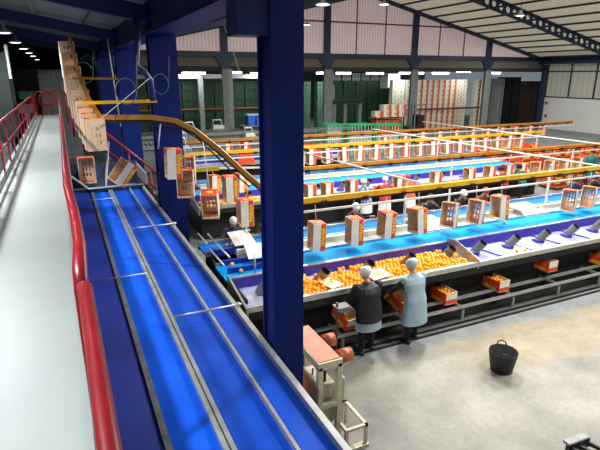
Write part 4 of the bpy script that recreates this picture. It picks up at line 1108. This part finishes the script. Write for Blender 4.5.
g = box_proto('packed_carton', 'cream carton in the stacks right of the striped ones', .62, .5, .4, 'cream_stack', None, 'cream cartons right')
stack(g, [34.2, 34.85], 38.2, [11, 11], h=.4)
g = box_proto('packed_carton', 'pale carton with a brown edge right of the fourth post', .55, .5, .4, 'cream_stack', 'pallet_wood', 'pale cartons right of the post')
stack(g, [36.6, 37.2, 37.8], 38.2, [11, 11, 11], h=.4)
g = crate_proto('pallet_crate', 'grey slatted crate in the stack near the black stack', 'crate', 1.2, 1, .3, 'stack_grey', 'grey_machine', 'grey slatted crates', 2)
stack(g, [39.1], 38.2, [16], h=.28)
g = crate_proto('pallet_crate', 'black crate in the dark stack beside the white wall', 'crate', 1.0, 1, .5, 'stack_black', 'black', 'black crates', 3)
stack(g, [40.5, 41.55], 38.4, [10, 10], h=.46)
g = crate_proto('pallet_crate', 'dark crate with rusty edges stacked at the corner of the white wall', 'crate', .8, .8, .3, 'stack_black', 'pallet_wood', 'rusty edged crates', 2)
stack(g, [42.6, 43.45, 44.3, 45.2], 38.4, [15], h=.28)
# thin brown shelf line in front of stacks
b = MB(); b.box(26.0, 36.5, 37.2, 37.3, 1.75, 1.9, 'maroon'); tag(b.build('rack_beam'), 'dark brown beam across the carton stacks at the back', 'beam')
b = MB(); b.box(4, 16, 38.2, 38.3, 2.3, 2.38, 'stack_orange'); tag(b.build('rack_beam'), 'thin rusty beam across the green crate wall', 'beam')
b = MB(); b.box(3, 16, 37.6, 37.75, 4.55, 4.85, 'steel_white'); tag(b.build('annex_beam'), 'pale horizontal beam above the green crate wall', 'beam')
for i, x in enumerate((9.4, 14.7)):
    b = MB(); b.box(x-.17, x+.17, 37.25, 37.55, 0, 5.3, 'stack_grey'); tag(b.build('annex_post'), ['pale slim post before the green crate wall at left', 'pale slim post left of the big column by the blue tubs'][i], 'column')
# orange racks with cartons at mid back
t = thing('storage_rack', 'dark rack with orange cartons behind the green cages', 'rack', (20.2, 29.5, 0))
for k in range(5):
    b = MB(); b.box(-1.1, 1.3, -.5, .5, .25+k*.42, .3+k*.42, 'pallet_wood'); b.build('shelf', t)
for x in (-1.1, 1.25):
    for y in (-.5, .45):
        b = MB(); b.box(x, x+.06, y, y+.06, 0, 2.1, 'dark'); b.build('post', t)
g = box_proto('packed_carton', 'orange-edged carton on the dark rack behind the green cages', .7, .5, .3, 'stack_orange', 'pallet_wood', 'rack cartons')
first = True
for k in range(4):
    for x in (-.65, .1, .85):
        o = g if first else g.copy()
        if not first: COL.objects.link(o)
        first = False; o.location = (20.2 + x, 29.4, .3+k*.42)
g = box_proto('packed_carton', 'white and orange carton on top of the dark rack', .62, .5, .42, 'stack_white', 'stack_orange', 'cartons on top of the rack')
stack(g, [19.5, 20.15, 20.8, 21.4], 29.4, [1, 2, 2, 2], z0=2.03, h=.42)
# green mesh cages
def cage(label, x, y, w, d, h):
    t = thing('mesh_cage', label, 'cage', (x, y, 0)); b = MB(); p = .07
    for sx in (-w/2, w/2):
        for sy in (-d/2, d/2): b.box(sx-p/2, sx+p/2, sy-p/2, sy+p/2, 0, h, 'green_frame')
    for z in (.1, h):
        for sy in (-d/2, d/2): b.box(-w/2, w/2, sy-p/2, sy+p/2, z-p, z, 'green_frame')
        for sx in (-w/2, w/2): b.box(sx-p/2, sx+p/2, -d/2, d/2, z-p, z, 'green_frame')
    b.build('frame', t)
    b = MB()
    for k in range(7):
        xx = -w/2 + (k+1)*w/8; b.box(xx-.012, xx+.012, -d/2-.01, -d/2+.01, .1, h, 'rail_white')
    for k in range(3):
        zz = (k+1)*h/4; b.box(-w/2, w/2, -d/2-.01, -d/2+.01, zz-.012, zz+.012, 'rail_white')
    b.build('mesh_panel', t)
    b = MB(); b.box(-w/2+.1, w/2-.1, -d/2+.15, d/2-.15, .1, h*.8, 'stack_grey'); b.build('load', t)
    b = MB(); b.box(-w/2, w/2, -d/2, d/2, h-.03, h, 'green_frame'); b.build('lid', t)
cage('green-framed mesh cage, left one of the three behind the hanging cartons', 14.6, 27, 1.1, 1.1, 2.0)
cage('green-framed mesh cage, middle one of the three', 16.2, 26.6, 1.8, 1.2, 1.95)
cage('green-framed mesh cage with pale load, right one of the three', 18.3, 26.8, 1.9, 1.2, 1.85)
# blue tubs and table
t = thing('work_table', 'grey table carrying blue tubs left of the big column', 'table', (11.2, 30.2, 0))
b = MB(); b.box(-1.2, .9, -.5, .5, 1.72, 1.78, 'grey_machine'); b.build('top', t)
for x in (-1.1, .8):
    b = MB(); b.box(x-.04, x+.04, -.4, -.32, 0, 1.72, 'steel_dull'); b.build('leg', t)
for i, x in enumerate((10.6, 11.15, 11.65)):
    t = thing('plastic_tub', ['left blue plastic tub on the table by the big column', 'middle blue plastic tub on the table by the big column', 'right blue plastic tub touching the big column'][i], 'tub', (x, 30.1, 1.78))
    b = MB(); b.prism([(-.2, 0), (.2, 0), (.25, .62), (-.25, .62)], 'Y', -.25, .25, 'tub_blue'); b.build('shell', t)
    b = MB(); b.box(-.27, .27, -.27, .27, .62, .7, 'cap_blue'); b.build('lid', t)
# dark tall doorway frame seen between crates
t = thing('gantry_frame', 'grey open gantry frame before the green crate block', 'frame', (20.6, 35.8, 0))
for x in (-.9, 0.1, 1.5):
    b = MB(); b.box(x-.14, x+.14, 0, .2, 0, 2.6, 'grey_machine'); b.build('post', t)
b = MB(); b.box(-1.2, 1.7, -.1, .3, 2.6, 2.9, 'lintel'); b.build('beam', t)
# forklift-like machine between stacks
t = thing('pallet_truck', 'dark pallet truck with mast in front of the striped stacks', 'truck', (24.2, 31.5, 0))
b = MB(); b.box(-.9, .7, -.5, .5, .2, 1.1, 'black'); b.build('chassis', t, bevel=.05)
b = MB()
for x in (-.6, -.3): b.box(x-.05, x+.05, -.55, -.45, .2, 2.7, 'pipe_grey')
b.box(-.65, .8, -.5, -.4, 2.6, 2.7, 'pipe_grey'); b.build('mast', t)
b = MB(); b.box(.1, .7, -.4, .4, 1.1, 1.9, 'dark'); b.build('seat_block', t)
for x in (-.6, .5):
    b = MB(); b.tube([(x, -.55, .25), (x, -.4, .25)], .25, 'rubber', 14); b.build('wheel', t)
# red-orange carton stacks right
def redcarton():
    b = MB(); w, d, h = .6, .4, .25; T = .012
    b.box(-w/2, w/2, -d/2, -d/2+T, 0, h*.72, 'stack_red'); b.box(-w/2, w/2, d/2-T, d/2, 0, h*.72, 'stack_red'); b.box(-w/2, -w/2+T, -d/2, d/2, 0, h, 'carton_orange'); b.box(w/2-T, w/2, -d/2, d/2, 0, h, 'carton_orange'); b.box(-w/2, w/2, -d/2, d/2, 0, T, 'kraft_dark')
    b.box(-w*.3, w*.3, -d/2-.004, -d/2, h*.3, h*.6, 'print_yellow'); b.box(-w/2+T, w/2-T, -d/2+T, d/2-T, T, h*.5, 'kraft')
    return b.build('stacked_carton')
rc = redcarton(); first = True
tag(rc, 'empty orange carton in the stacks along the right side of the hall', 'carton', 'orange carton stacks at right')
for r, y in enumerate((15.0, 16.3, 17.6, 18.9)):
    for i in range(13):
        x = (19.4, 18.8, 18.7, 18.7)[r] + i*.68; n = ((5,)*13, (6,)*13, (6, 6, 6, 6, 5, 5, 5, 5, 5, 5, 5, 5, 5), (7, 7, 6, 5, 4, 4, 4, 4, 4, 4, 4, 4, 4))[r][i] - (1 if (i*7 + r*3) % 5 == 0 else 0)
        if r == 0 and (i < 2 or i == 6): n = 3
        for k in range(n):
            if r > 0 and k < (0, 2, 3, 2)[r]: continue
            o = rc if first else rc.copy()
            if not first: COL.objects.link(o)
            first = False; o.location = (x + random.uniform(-.02, .02), y + random.uniform(-.03, .03), .12 + k*.245)
            if random.random() < .2: o.rotation_euler = (0, 0, random.uniform(-.06, .06))
for r, y in enumerate((15.0, 16.3, 17.6, 18.9)):
    b = MB(); x_ = (19.0, 18.4, 18.3, 18.3)[r]; b.box(x_, x_ + 9, y-.5, y+.5, .08, .12, 'pallet_wood')
    for x in (.1, 3, 6, 8.8): b.box(x_+x, x_+x+.12, y-.5, y+.5, 0, .08, 'pallet_wood')
    if r:
        b.box(x_+.15, x_+8.8, y-.22, y+.22, .12, .12+(3, 2, 3, 2)[r]*.245, 'stack_orange')
    tag(b.build('pallet_row'), '%s wooden pallet platform under the orange carton stacks, counted from the front' % ORD[r], 'pallet')
# wall signs
for i, (y, z) in enumerate(((33.7, 2.3), (33.6, 1.15), (34.35, 1.0))):
    b = MB(); b.box(40.97, 41.0, y-.14, y+.14, z-.13, z+.13, 'sign_red'); tag(b.build('wall_sign'), ['small orange-red sign highest on the white wall', 'small red sign lower on the white wall', 'red sign at the corner edge of the white wall'][i], 'sign')
b = MB(); b.tube([(40.97, 26, 1.2), (40.97, 26, 1.7), (40.97, 25.8, 1.8), (40.97, 25.5, 1.8), (40.97, 25.4, 1.7), (40.97, 25.4, 1.2)], .02, 'stack_grey', 6); tag(b.build('wall_conduit'), 'thin bent conduit on the white wall', 'pipe')
# long thin cords from the roof
for i, (x, y, z0, z1) in enumerate(((11.4, 27, 4.9, 8.3), (9.1, 30, 4.9, 7.6))):
    b = MB(); b.tube([(x, y, z1), (x+.9, y, z0)], .015, 'rail_white', 5); tag(b.build('pull_cord'), ['thin pale cord hanging just right of the big column', 'thin pale cord hanging left of the big column'][i], 'cord')
